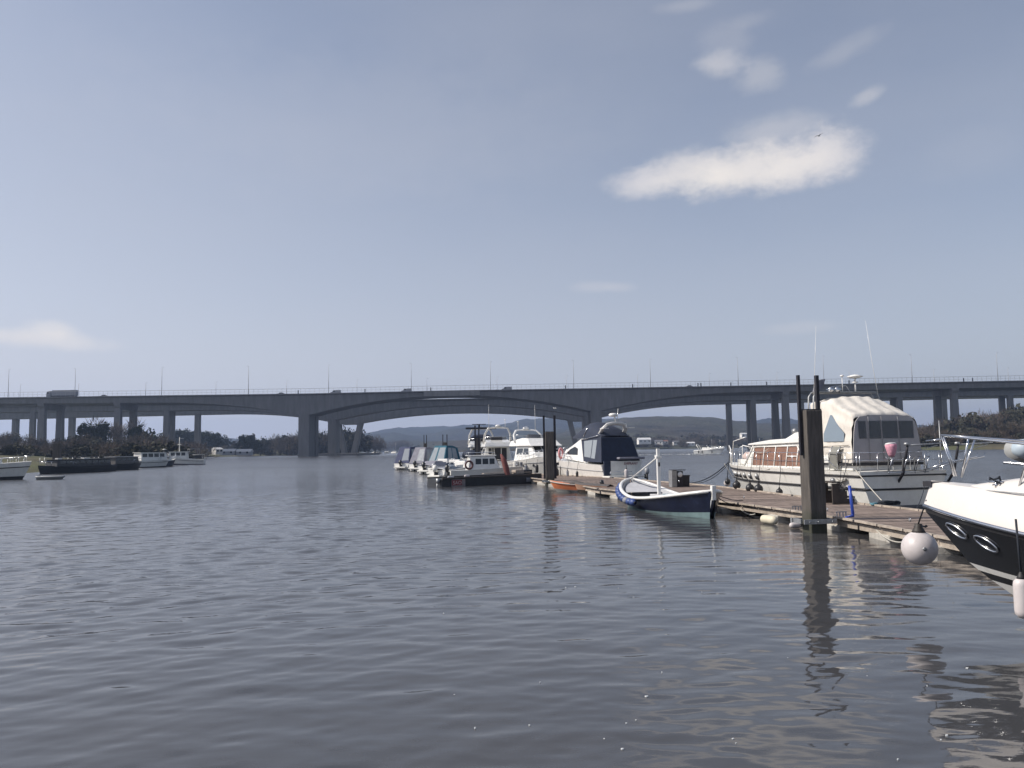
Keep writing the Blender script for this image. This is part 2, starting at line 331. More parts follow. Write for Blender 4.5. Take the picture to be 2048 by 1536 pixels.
# ---------------------------------------------------------------- land
def gmat(name, a, b, sc, bump=.3, c=None):
    m = bpy.data.materials.new(name); m.use_nodes = True; t = m.node_tree; p = t.nodes['Principled BSDF']; L = t.links.new
    g = N(t, 'ShaderNodeNewGeometry')
    def nz(s, d):
        n = N(t, 'ShaderNodeTexNoise'); n.inputs['Scale'].default_value = s; n.inputs['Detail'].default_value = d; n.inputs['Roughness'].default_value = .65; L(g.outputs['Position'], n.inputs[0])
        r = N(t, 'ShaderNodeMapRange'); r.inputs[1].default_value = .38; r.inputs[2].default_value = .62; L(n.outputs[0], r.inputs[0]); return r.outputs[0]
    col = MIXC(t, nz(sc, 8), a+(1,), b+(1,))
    if c: col = MIXC(t, nz(sc*.3, 2), col, c+(1,))
    L(col, p.inputs['Base Color']); p.inputs['Roughness'].default_value = .95; p.inputs['Specular IOR Level'].default_value = .1
    bp = N(t, 'ShaderNodeBump'); bp.inputs['Distance'].default_value = bump; L(nz(sc*4, 5), bp.inputs['Height']); L(bp.outputs[0], p.inputs['Normal']); return m
mud = gmat('bank_mud_and_grass', (.085, .075, .055), (.13, .115, .075), .08, .3, (.10, .11, .055))
hillm = gmat('hill_scrub', (.030, .031, .028), (.095, .083, .066), .02, 4, (.075, .078, .055))
hillm2 = gmat('wooded_hill', (.022, .023, .021), (.045, .042, .037), .012, 6, (.05, .054, .042))
def interp(x, pts):
    if x <= pts[0][0]: return pts[0][1]
    for (a, b), (c, d) in zip(pts, pts[1:]):
        if x <= c: return b+(d-b)*(x-a)/(c-a)
    return pts[-1][1]
def vn(x, y):                            # cheap smooth noise in -1..1
    return (math.sin(x*1.1+math.sin(y*.9)*1.7)+math.sin(y*1.3+math.sin(x*.7)*1.9+2)+math.sin((x+y)*2.3+1)*.5)/2.5
LEFT = [(40, -58), (100, -63), (150, -78), (200, -92), (300, -150), (450, -190), (600, -200), (690, -165), (760, -140), (900, -160), (1300, -260)]
def lz(x, y): d = interp(y, LEFT)-x; return -1.2+1.8*min(1, max(0, (d+4)/10))+2.2*min(1, max(0, (d-8)/25))+3.0*min(1, max(0, (d-40)/80))+.35*vn(x*.08, y*.06)
rows = []
for i in range(90):
    y = 40*(1300/40)**(i/89); sx = interp(y, LEFT); rows.append([(sx+5-(j/50)**1.8*700, y, lz(sx+5-(j/50)**1.8*700, y)) for j in range(51)])
tag(MB().grid(rows).build('left_bank', mud), kind='structure')
RIGHT = [(120, 470), (180, 330), (240, 240), (272, 185), (285, 150), (330, 140), (430, 150), (600, 215), (860, 245), (1000, 260)]
def rz_(x, y): d = x-interp(y, RIGHT); return -1.0+1.6*min(1, max(0, (d+3)/14))+1.2*min(1, max(0, (y-285)/20+.2))*min(1, max(0, (d-5)/25))+13*min(1, max(0, (d-55)/150))**1.3*min(1, max(0, (y-300)/80))+.3*vn(x*.09, y*.07)
rows = []
for i in range(90):
    y = 120+880*(i/89)**1.5; sx = interp(y, RIGHT); rows.append([(sx-5+(j/50)**1.7*750, y, rz_(sx-5+(j/50)**1.7*750, y)) for j in range(51)])
tag(MB().grid(rows).build('right_bank', mud), kind='structure')
def pz(px, py, Y): return atd(px, py, Y)
def hill(name, prof, Y0, Y1, Y2, base, m, amp, px0, px1, nx=150, ny=26):
    pr = [(p, pz(p, y, Y1).z) for p, y in prof]; rows = []
    for i in range(ny+8):
        t = i/(ny-1); Y = Y0+(Y1-Y0)*t if t <= 1 else Y1+(Y2-Y1)*(i-ny+1)/8; row = []
        for j in range(nx):
            px = px0+(px1-px0)*j/(nx-1); k = pz(px, 800, 1.0).x; top = interp(px, pr)
            f = t if t < 1 else 1-.5*((i-ny+1)/8)**2
            f2 = (f*f*(3-2*f))*.75+.25*f
            z = base+(top-base)*f2+amp*vn(k*Y*.012+i*.05, Y*.006)*math.sin(min(1, f)*math.pi)+amp*.22*vn(k*Y*.05, Y*.03)
            row.append((k*Y, Y, z if i else -2))
        rows.append(row)
    tag(MB().grid(rows).build(name, m), kind='structure')
hill('distant_hills', [(500,884),(640,878),(728,869),(750,863),(780,859),(820,858),(860,859),(900,855),(949,850),(1000,850),(1085,842),(1112,838),(1180,838),(1300,842),(1500,843),(1600,844),(1750,850),(1900,862),(2300,870)],
     1500, 3600, 4300, 2, hillm2, 26, 300, 2200)
hill('near_hill', [(860,886),(1000,882),(1080,874),(1140,862),(1200,846),(1249,835),(1312,833),(1370,835),(1420,837),(1454,843),(1500,848),(1590,851),(1700,853),(1900,860),(2300,860)],
     880, 1900, 2300, 1.2, hillm, 9, 840, 2250)

# ---------------------------------------------------------------- trees
def leafmat(name, a, b):
    m = bpy.data.materials.new(name); m.use_nodes = True; t = m.node_tree; p = t.nodes['Principled BSDF']; g = N(t, 'ShaderNodeNewGeometry')
    n = N(t, 'ShaderNodeTexNoise'); n.inputs['Scale'].default_value = .6; n.inputs['Detail'].default_value = 3; t.links.new(g.outputs['Position'], n.inputs[0])
    f = MATH(t, 'ADD', MATH(t, 'MULTIPLY', g.outputs['Random Per Island'], .5), MATH(t, 'MULTIPLY', n.outputs[0], .5))
    t.links.new(MIXC(t, f, a+(1,), b+(1,)), p.inputs['Base Color']); p.inputs['Roughness'].default_value = .9; p.inputs['Specular IOR Level'].default_value = .1; return m
twig = leafmat('bare_twigs', (.06, .05, .042), (.15, .125, .10)); ever = leafmat('dark_evergreen', (.014, .022, .012), (.035, .05, .025))
scrub = leafmat('olive_scrub', (.030, .033, .024), (.065, .062, .045)); bark = mat('bark', (.10, .085, .07), .9, var=.3); willow = leafmat('brown_willow_twigs', (.075, .06, .05), (.15, .12, .095))
def crown_mesh(name, m, h, w, n, size, kind, seed):
    rg = random.Random(seed); mb = MB(); cl = []
    nc = {'bare': 16, 'ever': 11, 'scrub': 9, 'pine': 12}[kind]
    for i in range(nc):
        q = rg.random()*6.28; u = rg.random(); zz = .25+.7*u; rad = w*.5*math.sqrt(rg.random())*(1.0-.55*max(0, zz-.5))
        if kind == 'scrub': zz = .1+.7*u
        if kind == 'pine': zz = .35+.6*u; rad = w*.5*(1.15-zz)*rg.random()*1.3
        cl.append((Vector((rad*math.cos(q), rad*math.sin(q), zz*h)), w*(.16+.16*rg.random())))
    for i in range(n):
        c, r = cl[rg.randrange(nc)]; d = Vector((rg.gauss(0, 1), rg.gauss(0, 1), rg.gauss(0, .8))); d.normalize()
        p = c+d*r*(.45+.65*rg.random()); s = size*(.5+rg.random())
        if p.z < .02*h: p.z = .05*h
        if kind == 'bare':                      # thin twig slivers pointing outward and up
            o = (d+Vector((0, 0, .9))).normalized()*s*2.6; x = o.cross(Vector((rg.random()-.5, rg.random()-.5, .2))).normalized()*s*.16
            mb.add([p-x, p+x, p+o+x*.3, p+o-x*.3], [(0, 1, 2, 3)])
        else:
            a = Vector((rg.gauss(0, 1), rg.gauss(0, 1), rg.gauss(0, 1))).normalized()*s; b = a.cross(Vector((rg.random(), rg.random(), rg.random()))).normalized()*s*.7
            mb.add([p-a-b*.4, p+a-b, p+a*.6+b, p-a*.7+b], [(0, 1, 2, 3)])
    if kind == 'bare':
        for c, r in cl: mb.tube([Vector((0, 0, h*.18)), Vector((c.x*.4, c.y*.4, c.z*.6)), c], [w*.018, w*.011, w*.004], 4)
    return mb.build(name, m)
def trunk_mesh(h, w): return MB().tube([(0, 0, -.6), (w*.01, 0, h*.3), (-w*.01, .1, h*.62)], [w*.035, w*.026, w*.01], 6).build('trunk', bark)
TV = []
for kind, m, h, w, n, s, name in (('bare', twig, 10, 9, 1500, .42, 'bare_tree'), ('bare', twig, 12, 8.5, 1600, .45, 'bare_tree'), ('bare', willow, 8, 10, 1700, .40, 'willow_tree'),
                                 ('ever', ever, 13, 13, 2200, .42, 'evergreen_tree'), ('scrub', scrub, 5, 8, 900, .36, 'bush'), ('pine', ever, 14, 8, 1600, .40, 'pine_tree'), ('bare', willow, 6, 9, 1300, .36, 'bush'),
                                 ('ever', scrub, 9, 10, 1500, .40, 'leafy_tree')):
    c = crown_mesh('crown', m, h, w, n, s, kind, len(TV)+11); t = trunk_mesh(h, w); TV.append((c, t, h, name))
used = set()
def tree(v, x, y, z, s, label, group=None, cat=None, sxy=1.0):
    c, t, h, name = TV[v]
    r = E(name, label, cat or ('bush' if name == 'bush' else 'tree'), (x, y, z-.25), random.random()*6.28, group); r.scale = (s*sxy, s*sxy, s)
    for o in (c, t):
        if o in used: o = o.copy(); COL.objects.link(o)
        else: used.add(o)
        o.parent = r
    return r
def tpx(v, px, topy, Y, label, group=None, zf=None, **k):   # stands at measured bearing and distance, height from the photo
    p = atd(px, topy, Y); z = zf(p.x, Y) if zf else 1.0; hh = max(2.0, p.z-z); return tree(v, p.x, Y, z, hh/TV[v][2], label, group, **k)
# left bank, seen under the bridge
tpx(3, 192, 846, 330, 'large dark spreading evergreen tree on left bank seen between bridge columns', zf=lz, sxy=.95)
tpx(3, 283, 853, 350, 'dark round evergreen tree just right of the tall pair of bridge columns', zf=lz, sxy=.95)
tpx(0, 212, 848, 340, 'bare spreading tree right beside the large dark evergreen', zf=lz)
tpx(0, 250, 849, 420, 'bare tree showing between two bridge columns on left bank', zf=lz)
for i, (px, ty) in enumerate([(348,860),(356,861),(365,863),(373,860),(382,862),(391,864),(402,861),(412,864),(420,866),(430,868),(438,868)]):
    tpx(5 if i % 2 else 3, px, ty, 640, 'dark pine in the low pine wood behind the left bank', 'pines behind the left bank', zf=lz, sxy=1.1)
tpx(3, 500, 869, 560, 'small domed evergreen beside the white roofs on left bank', zf=lz)
rg = random.Random(3)
for i in range(26):
    px = -10+i*13.5+rg.random()*8; Y = 250+rg.random()*160
    tpx([0, 1, 7, 0][i % 4], px, 872+rg.random()*12-(6 if px < 60 else 0), Y, 'leafless tree in the tangle along the left bank', 'leafless trees on the left bank', zf=lz)
for i in range(34):
    px = -20+i*12.5+rg.random()*8; Y = 190+rg.random()*120+max(0, px-330)*2.4
    tpx([4, 6][i % 2], px, 889+rg.random()*9, Y, 'low brown bush on the slope of the left bank', 'bushes on the left bank', zf=lz, sxy=1.5)
for i in range(30):
    px = 425+i*9.6+rg.random()*5; ty = (882 if px < 520 else 874)+rg.random()*10-(6 if 560 < px < 700 else 0)
    tpx([7, 4, 2, 7, 0][i % 5], px, ty, 600+rg.random()*70, 'tree in the low wood beyond the left bridge pier', 'trees beyond the left bridge pier', zf=lz, sxy=1.0)
for i in range(11):
    tpx(1, 570+i*8.5, 870+rg.random()*5, 680, 'bare upright poplar showing beside the large pier', 'poplars beside the left pier', zf=lz, sxy=.7)
tpx(7, 698, 858, 600, 'tall dark ragged tree between the slanting pier legs', zf=lz, sxy=.8); tpx(7, 716, 868, 590, 'dark ragged tree right of the slanting pier legs', zf=lz, sxy=.9)
for i, (px, ty) in enumerate([(738,877),(750,876),(760,883),(775,890),(792,884),(803,883),(814,886)]):
    tpx(2, px, ty, 760 if px < 770 else 1500, ['rounded brown willow on the point below the distant hills', 'rounded brown willow next along the point', 'smaller brown willow at the end of the point', 'low brown willow far across the river',
        'round brown willow far across the river', 'brown willow beside the covered boats far across the river', 'last brown willow behind the covered boats'][i], zf=(lambda x, y: 1.0), sxy=1.1)
# right bank
for i in range(90):
    px = 1828+rg.random()*330; Y = 330+rg.random()*170; f = min(1, max(0, (px-1840)/200)); ty = 852-f*36+rg.random()*14
    tpx([0, 7, 1, 4, 2][i % 5], px, ty+(Y < 380)*22, Y, 'leafless tree on the wooded slope of the right bank', 'trees on the right bank slope', zf=rz_, sxy=1.0)
for i in range(34):
    px = 1835+i*9+rg.random()*7; tpx(4 if i % 3 else 6, px, 866+rg.random()*8, 306+rg.random()*12, 'olive bush at the foot of the right bank slope', 'bushes along the right bank', zf=rz_, sxy=1.1)
for i in range(12):
    tpx(1, 1985+i*10+rg.random()*5, 846+rg.random()*8, 312, 'slender pale stemmed tree at the far right of the bank', 'slender trees on the right bank', zf=rz_, sxy=.55)
# far shore, centre right
for i in range(110):
    px = 1270+rg.random()*330; Y = 885+rg.random()*260
    tpx([4, 0, 7, 2][i % 4], px, 884-(Y-900)*.055+rg.random()*5, Y, 'small tree on the low far shore below the hill', 'trees along the far shore', zf=lambda x, y: 1.5, sxy=1.5)
for i in range(44):
    px = 830+i*11+rg.random()*9
    tpx([4, 0, 7][i % 3], px, 889+rg.random()*4, 1480-max(0, px-1000)*1.1, 'tree in the line fringing the far shore behind the boats', 'trees fringing the distant shore', zf=lambda x, y: 1.0, sxy=1.9)
for i in range(50):
    px = 1260+rg.random()*330; f = rg.random(); Y = 1200+f*650
    tpx([7, 0, 4][i % 3], px, 880-f*34+rg.random()*4, Y, 'tree in the hedgerows on the near hillside', 'hedgerow trees on the hillside', zf=lambda x, y: 2+(y-1200)*.055, sxy=2.2)

# ---------------------------------------------------------------- houses and far moorings
wallw = mat('white_render', (.72, .70, .66), .8, var=.05); slate = mat('slate_roof', (.12, .12, .13), .8); tile = mat('clay_roof', (.22, .11, .08), .85); lrf = mat('pale_roof', (.62, .62, .62), .6)
def house(px, py, Y, w, d, h, rz, roof, label, group=None, z=None, wm=None):
    p = atd(px, py, Y); z = z if z is not None else p.z
    r = E('house', label, 'house', (p.x, Y, z), rz, group)
    h *= .62; part('wall', wm or wallw, r, lambda m: m.box((0, 0, h/2-.7), (w, d, h+1.4)))
    part('roof', roof, r, lambda m: m.add([(-w/2-.3, -d/2-.3, h), (w/2+.3, -d/2-.3, h), (w/2+.3, d/2+.3, h), (-w/2-.3, d/2+.3, h), (-w/2-.3, 0, h+d*.25), (w/2+.3, 0, h+d*.25)], [(0, 1, 5, 4), (2, 3, 4, 5), (1, 2, 5), (3, 0, 4), (3, 2, 1, 0)]))
    for k in range(max(2, int(w/4))):
        part('window', glass, r, lambda m: m.box((-w/2+w*(k+.5)/max(2, int(w/4)), -d/2-.03, h*.55), (1.3, .1, 1.3)))
    return r
for a in [(1288, 886, 900, 14, 9, 6, .1, lrf, 'white flat fronted building at the left end of the far shore'), (1318, 888, 905, 9, 7, 4.5, -.3, slate, 'small white house low on far shore left of the moving boat'),
          (1328, 887, 930, 8, 6, 4, .2, tile, 'white cottage beside the small house on the far shore'), (1352, 888, 950, 7, 6, 4, 0, slate, 'isolated white cottage above the mud on the far shore'),
          (1380, 890, 935, 10, 6, 3.5, .1, lrf, 'low pale shed directly behind the moving white boat'), (1430, 880, 1100, 9, 6, 4, .3, slate, 'white cottage among the far moorings'),
          (1492, 873, 1000, 14, 6, 5, .2, lrf, 'bright white shed high among the far moorings, beside bridge columns'), (1322, 849, 1700, 14, 9, 6, .4, slate, 'pale house halfway up the far hillside'),
          (1340, 847, 1740, 20, 9, 6, -.2, lrf, 'long white farmhouse high on the far hillside'), (1353, 848, 1730, 9, 7, 5, .1, slate, 'small outbuilding beside the hillside farmhouse'),
          (1278, 871, 1300, 10, 7, 5, 0, slate, 'white house above the far shore left of the white mast'), (1296, 862, 1450, 12, 7, 5, .2, tile, 'house on the lower hillside above the far shore')]:
    house(*a)
p = atd(435, 886, 520); house(435, 886, 520, 5, 5, 3, .9, lrf, 'small white gabled hut on the left bank', z=lz(p.x, 520)+4)
for px, lb in ((458, 'long low white roofed shed on the left bank'), (490, 'white roofed shed beside the domed evergreen')):
    p = atd(px, 884, 530); house(px, 884, 530, 9, 7, 1.9, .1, lrf, lb, z=lz(p.x, 530)+3.2, wm=greyw)
def pennant(name): pass
mast_m = mat('mast_alloy', (.5, .5, .5), .4, metal=.6)
hullA = MB(); hullA.grid([[(x*(1-.12*(1-v)), s*(1.3 if x < 3 else 1.3*(1-((x-3)/3)**2))*(.6+.4*v), -.3+v*1.4) for v in (0, .4, 1)] for x in (-4, -2, 0, 2, 3, 4, 5, 6) for s in (1,)]); 
def tiny_boat(x, y, rz, label, group, mast, first=[None]):
    if first[0] is None or mast != first[0][0]:
        r = E('moored_boat', label, 'boat', (x, y, 0), rz, group)
        def hl(m):
            st = []
            for i in range(9):
                t = i/8; b = 1.3*(1-max(0, (t-.5)/.5)**2)+.01; row = []
                for v in (0, .4, 1): row.append(((t*9-4.5)*(1-.1*(1-v)), b*(.55+.45*v), -.3+v*1.4))
                for v in (1, .4, 0): row.append(((t*9-4.5)*(1-.1*(1-v)), -b*(.55+.45*v), -.3+v*1.4))
                st.append(row)
            m.grid(st); m.add(st[0], [tuple(range(6))])
        part('hull', white2, r, hl)
        part('cabin', white2, r, lambda m: m.prism([(-3, 1.05), (2.2, 1.05), (1.2, 2.1), (-2.6, 2.2)], -.95, .95)); part('window', glass, r, lambda m: m.prism([(-2.4, 1.5), (1.2, 1.5), (.9, 1.9), (-2.3, 1.9)], -.98, .98))
        if mast: part('mast', mast_m, r, lambda m: m.tube([(.5, 0, 2), (.5, 0, 10.5)], .09, 5))
        first[0] = (mast, r); return r
    return dup(first[0][1], (x, y, 0), rz, label, group)
for mast in (False, True):
    for i in range(26 if not mast else 7):
        px = 1392+rg.random()*200 if i % 4 else 745+rg.random()*60; Y = 900+rg.random()*25 if px > 1000 else 770+rg.random()*15
        p = atz(px, 900); x = (px-1024)/F*Y
        tiny_boat(x, Y if px < 1000 else Y-30, rg.random()*6.28, 'tiny white masted boat on the far moorings' if mast else 'tiny white boat on the far moorings', 'masted boats on far moorings' if mast else 'boats on far moorings', mast)

# ---------------------------------------------------------------- bridges
def pxz(px, py, Y): return atd(px, py, Y).z
def curve(pts, Y): return [((p-1024)/F*Y, pxz(p, y, Y)) for p, y in pts]
TOP = [(-2600, 34.0-3.0), (-500, 32.7), ((0-1024)/F*425, pxz(0, 795, 425)), (-107, pxz(622, 787, 425)), (-33, pxz(900, 781, 425)), (44, pxz(1190, 776.5, 425)), (143, pxz(1560, 770, 425)), (272, pxz(2048, 761, 425)), (520, 36.5), (1200, 35)]
TOP = [(-900, 31.5)]+TOP[1:]
def arcs(main, zp, zm, apz, x0=-107.3, x1=44.4, side=95, pw=4, lim=(-700, 600)):
    """soffit heights: haunched over the two river piers, level over the approaches"""
    out = []
    for i in range(0, 261):
        x = lim[0]+(lim[1]-lim[0])*i/260
        out.append(x)
    out += [x0-pw, x0+pw, x1-pw, x1+pw]+[x0-side*k/24 for k in range(25)]+[x1+side*k/24 for k in range(25)]+[x0+(x1-x0)*k/40 for k in range(41)]
    out = sorted(set(round(v, 3) for v in out)); res = []
    for x in out:
        if x0+pw <= x <= x1-pw: c = (x0+x1)/2; h = (x1-x0)/2-pw; t = abs(x-c)/h; z = zm+(zp-zm)*t**2.1
        elif x0-pw < x < x0+pw or x1-pw < x < x1+pw: z = zp
        elif x < x0: t = min(1, (x0-pw-x)/(side*.80)); z = zp+(apz(x)-zp)*(1-(1-t)**2.1)
        else: t = min(1, (x-x1-pw)/(side*.80)); z = zp+(apz(x)-zp)*(1-(1-t)**2.1)
        res.append((x, z))
    return res
def bridge(label, Y0, wid, dz, sof, web, slabt, m, rail=True):
    r = E('road_bridge', label, 'bridge', (0, Y0, 0)); top = lambda x: interp(x, TOP)+dz
    def deck(mb):
        xs = [x for x, _ in sof]
        mb.grid([[(x, -.0, top(x)-slabt*.55), (x, 0, top(x)), (x, wid, top(x)), (x, wid, top(x)-slabt*.55), (x, wid-1.2, top(x)-slabt), (x, 1.2, top(x)-slabt)] for x in xs], 0, False, True)
    part('deck', m, r, deck)
    def gird(mb):
        mb.grid([[(x, web, top(x)-slabt-.003), (x, web+.35, z), (x, wid-web-.35, z), (x, wid-web, top(x)-slabt-.003)] for x, z in sof], 0, False, False)
    part('girder', m, r, gird)
    part('road_surface', asph, r, lambda mb: mb.grid([[(x, .7, top(x)+.05), (x, wid-.7, top(x)+.05)] for x, _ in sof]))
    if rail:
        def rl(mb):
            for y in (.25,):
                P = [(x, top(x)) for x in np.arange(-330, 340, 10.0)]
                mb.tube([(x, y, z+2.6) for x, z in P], .075, 4, cap=False); mb.tube([(x, y, z+1.2) for x, z in P], .035, 4, cap=False)
                for x in np.arange(-330, 335, 2.5): z = top(x); mb.box((x, y, z+1.3), (.07, .07, 2.6))
        part('railing', galv, r, rl)
    return r, top
def column(mb, x, y, zt, zb, wx, wy, tp=1.25):
    mb.add([(x-wx/2*tp, y-wy/2*tp, zb), (x+wx/2*tp, y-wy/2*tp, zb), (x+wx/2*tp, y+wy/2*tp, zb), (x-wx/2*tp, y+wy/2*tp, zb), (x-wx/2, y-wy/2, zt), (x+wx/2, y-wy/2, zt), (x+wx/2, y+wy/2, zt), (x-wx/2, y+wy/2, zt)],
           [(3,2,1,0), (4,5,6,7), (0,1,5,4), (1,2,6,5), (2,3,7,6), (3,0,4,7)])
# near motorway bridge
sof = arcs(0, 22.3, 31.3, lambda x: interp(x, [(-700, 28.6), (-272, pxz(0, 807.5, 425)), (-170, pxz(400, 804.5, 425)), (143, pxz(1560, 783, 425)), (272, pxz(2048, 774, 425)), (600, 32)]), x0=-110.9)
b1, top1 = bridge('nearest concrete motorway viaduct with haunched girders and thin wire railing', 424, 23, 0, sof, .9, .9, bconc)
for x in (-110.9, 44.6):
    def mp(mb, x=x):
        mb.box((x, 424+3.6-424, 22.4/2-1.5), (5.6, 5.5, 22.4+3)); mb.box((x, 11.5, 22.4/2-1.5), (4.4, 11, 22.3+3)); mb.box((x, 19.4, 22.4/2-1.5), (5.6, 5.5, 22.4+3))
    part('pier', bconc, b1, mp)
for x in (-291, -251, -210.5, 145.8, 236, 330):
    for y in (3, 20):
        zt = interp(x, sof)-2.4; part('pier_column', bconc, b1, lambda mb: column(mb, x, y, zt, -2, 3.1, 2.6, 1.28))
    part('crosshead', bconc, b1, lambda mb: mb.add([(x-1.7, .8, zt+1.2), (x+1.7, .8, zt+1.2), (x+1.7, 22.2, zt+1.2), (x-1.7, 22.2, zt+1.2), (x-1.7, 2, zt-.8), (x+1.7, 2, zt-.8), (x+1.7, 21, zt-.8), (x-1.7, 21, zt-.8), (x-1.7, .8, zt+2.45), (x+1.7, .8, zt+2.45), (x+1.7, 22.2, zt+2.45), (x-1.7, 22.2, zt+2.45)],
         [(4,5,6,7), (0,1,5,4), (1,2,6,5), (2,3,7,6), (3,0,4,7), (8,9,10,11), (0,1,9,8), (1,2,10,9), (2,3,11,10), (3,0,8,11)]))
part('drop_in_span', bconc2, b1, lambda mb: mb.grid([[(x, -.06, top1(x)-.25), (x, -.06, top1(x)-2.9), (x, .9, top1(x)-2.95)] for x in np.arange(-47, -15.9, 2.0)], 0, False))
for px in (595, 729, 861, 1131, 1266, 1397, 1403, 1463, 1535, 1700, 1711, 1930, 1948):
    x = (px-1024)/F*424.5; part('marker_post', dsteel, b1, lambda mb: mb.box((x, .5, top1(x)+.9), (.45, .4, 1.8)))
# older motorway bridge just behind
sof2 = arcs(0, 21.6, 28.9, lambda x: interp(x, [(-700, 26.5), (-300, pxz(0, 824, 474)), (-206, pxz(330, 821, 474)), (143, pxz(1510, 799.5, 474)), (300, pxz(2030, 790, 474)), (600, 31)]))
b2, top2 = bridge('older concrete motorway viaduct immediately behind the nearest one', 474, 14, -1.2, sof2, 1.6, .8, bconc2, False)
for x in (-107.3, 44.4): part('pier', bconc2, b2, lambda mb: mb.box((x, 7, 21.7/2-1.5), (4.6, 12, 21.6+3)))
for x in (-330, -286, -206.3, 143.5, 231, 297):
    for y in (3, 11): part('pier_column', bconc2, b2, lambda mb: column(mb, x, y, interp(x, sof2)+.1, -2, 3.0, 2.0, 1.1))
# railway bridge at the back, on V shaped legs
sof3 = arcs(0, pxz(690, 849, 521), pxz(925, 826, 521), lambda x: interp(x, [(-700, 25.5), (-333, pxz(0, 838, 521)), (-206, pxz(392, 829, 521)), (143, pxz(1480, 807, 521)), (300, pxz(1950, 796, 521)), (600, 32)]), x0=-107.3, x1=45)
b3, top3 = bridge('pale railway viaduct farthest back, carried on slanting V legs over the river', 521, 12, -1.8, sof3, 1.0, .8, bconc2, False)
for x in (-107.3, 45):
    zt = interp(x, sof3)
    for s in (-1, 1):
        part('slanting_leg', bconc2, b3, lambda mb: mb.add([(x+s*2.8-1.5, 2, 0), (x+s*2.8+1.5, 2, 0), (x+s*2.8+1.5, 9, 0), (x+s*2.8-1.5, 9, 0), (x+s*7.6-1.5, 2, zt+1.6), (x+s*7.6+1.5, 2, zt+1.6), (x+s*7.6+1.5, 9, zt+1.6), (x+s*7.6-1.5, 9, zt+1.6)],
             [(0,1,5,4), (1,2,6,5), (2,3,7,6), (3,0,4,7), (4,5,6,7)]))
    part('pier_base', bconc, b3, lambda mb: mb.slab([(x-14, -50), (x+16, -50), (x+20, 5), (x+16, 22), (x-12, 22)], -2, 1.3))
for x in (-326, -289, -206.5, 142, 189.5, 236, 283):
    for y in (4,): part('pier_column', bconc2, b3, lambda mb: column(mb, x, y, interp(x, sof3)+.1, -2, 3.1, 3.4, 1.05))
# lamps along the two roads
lampm = mat('lamp_post_paint', (.34, .34, .36), .5)
def lamp(h):
    r = E('street_lamp', 'x', 'street lamp', (0, 0, 0))
    part('pole', lampm, r, lambda m: m.tube([(0, 0, 0), (0, 0, h*.5), (0, 0, h)], [.15, .12, .07], 6))
    part('lamp_head', lampm, r, lambda m: (m.box((.3, 0, h), (.7, .08, .06)), m.box((.75, 0, h-.01), (.5, .25, .10)))); return r
l0 = None; xs = [13, 147, 321, 495, 656, 822, 981, 1148, 1302, 1478, 1650, 1827, 1999]
for i, px in enumerate(xs):
    x = (px-1024)/F*426; z = top1(x); lb = 'tall slim street lamp on the near parapet of the motorway bridge'
    if l0 is None: l0 = lamp(15.2); l0.location = (x, 426, z); l0['label'] = lb; l0['group'] = 'tall lamps along the near parapet'
    else: dup(l0, (x, 426, z), math.pi if i % 2 else 0, lb, 'tall lamps along the near parapet')
l1 = None
for px in (37, 154, 289, 430, 572, 713, 853, 994, 1134, 1276, 1420, 1556, 1701, 1871, 2020):
    x = (px-1024)/F*486; z = top2(x); lb = 'short faint street lamp on the rear carriageway of the bridge'
    if l1 is None: l1 = lamp(13.5); l1.location = (x, 486, z); l1['label'] = lb; l1['group'] = 'lamps along the rear carriageway'
    else: dup(l1, (x, 486, z), 0, lb, 'lamps along the rear carriageway')
# traffic
vanm = mat('grey_van_paint', (.30, .30, .32), .35, coat=.3); lorm = mat('lorry_side', (.25, .25, .27), .6)
def vehicle(kind, px, label, Y=436):
    x = (px-1024)/F*Y; z = top1(x)+.05; d = 1 if kind != 'lorry' else -1
    r = E({'van': 'van', 'car': 'car', 'lorry': 'lorry', 'flat': 'car'}[kind], label, {'van': 'van', 'car': 'car', 'lorry': 'lorry', 'flat': 'car'}[kind], (x, Y, z), math.pi if d > 0 else 0)
    if kind == 'lorry':
        part('trailer', lorm, r, lambda m: m.box((1.5, 0, 2.75), (13.2, 2.5, 3.0)), .05); part('chassis', dsteel, r, lambda m: m.box((0, 0, 1.0), (16, 1.2, .35)))
        part('cab', lorm, r, lambda m: m.prism([(-8.2, .8), (-8.2, 2.3), (-7.7, 3.6), (-5.9, 3.9), (-5.9, .8)], -1.2, 1.2), .05); part('window', glass, r, lambda m: m.prism([(-8.15, 2.4), (-7.75, 3.3), (-6.8, 3.3), (-6.8, 2.4)], -1.23, 1.23)); ws = (-7.2, -3.5, 4.5, 5.8, 7.1)
    elif kind == 'van':
        part('body', vanm, r, lambda m: m.prism([(-2.9, .35), (2.6, .35), (2.75, 1.1), (1.7, 1.35), (1.0, 2.25), (-2.8, 2.35)], -1, 1), .05); part('window', glass, r, lambda m: m.prism([(.2, 1.35), (1.5, 1.35), (.95, 2.0), (.2, 2.0)], -1.02, 1.02)); ws = (-1.8, 1.8)
    else:
        part('body', vanm, r, lambda m: m.prism([(-2.2, .3), (2.2, .3), (2.2, .85), (1.1, .95), (.5, 1.45), (-1.0, 1.48), (-1.9, 1.0), (-2.2, .9)], -.85, .85), .05); part('window', glass, r, lambda m: m.prism([(-1.5, 1.0), (.95, 1.0), (.45, 1.38), (-.95, 1.40)], -.87, .87)); ws = (-1.35, 1.35)
    for w in ws:
        for s in (-1, 1): part('wheel', rubber, r, lambda m: m.lathe([(.0, -.12), (.42, -.12), (.42, .12), (.0, .12)], (w, s*.9, .4), 12, M=Matrix.Rotation(math.pi/2, 3, 'X')))
vehicle('lorry', 122, 'long grey articulated lorry crossing the left end of the bridge'); vehicle('van', 670, 'grey van on the bridge directly above the large left pier')
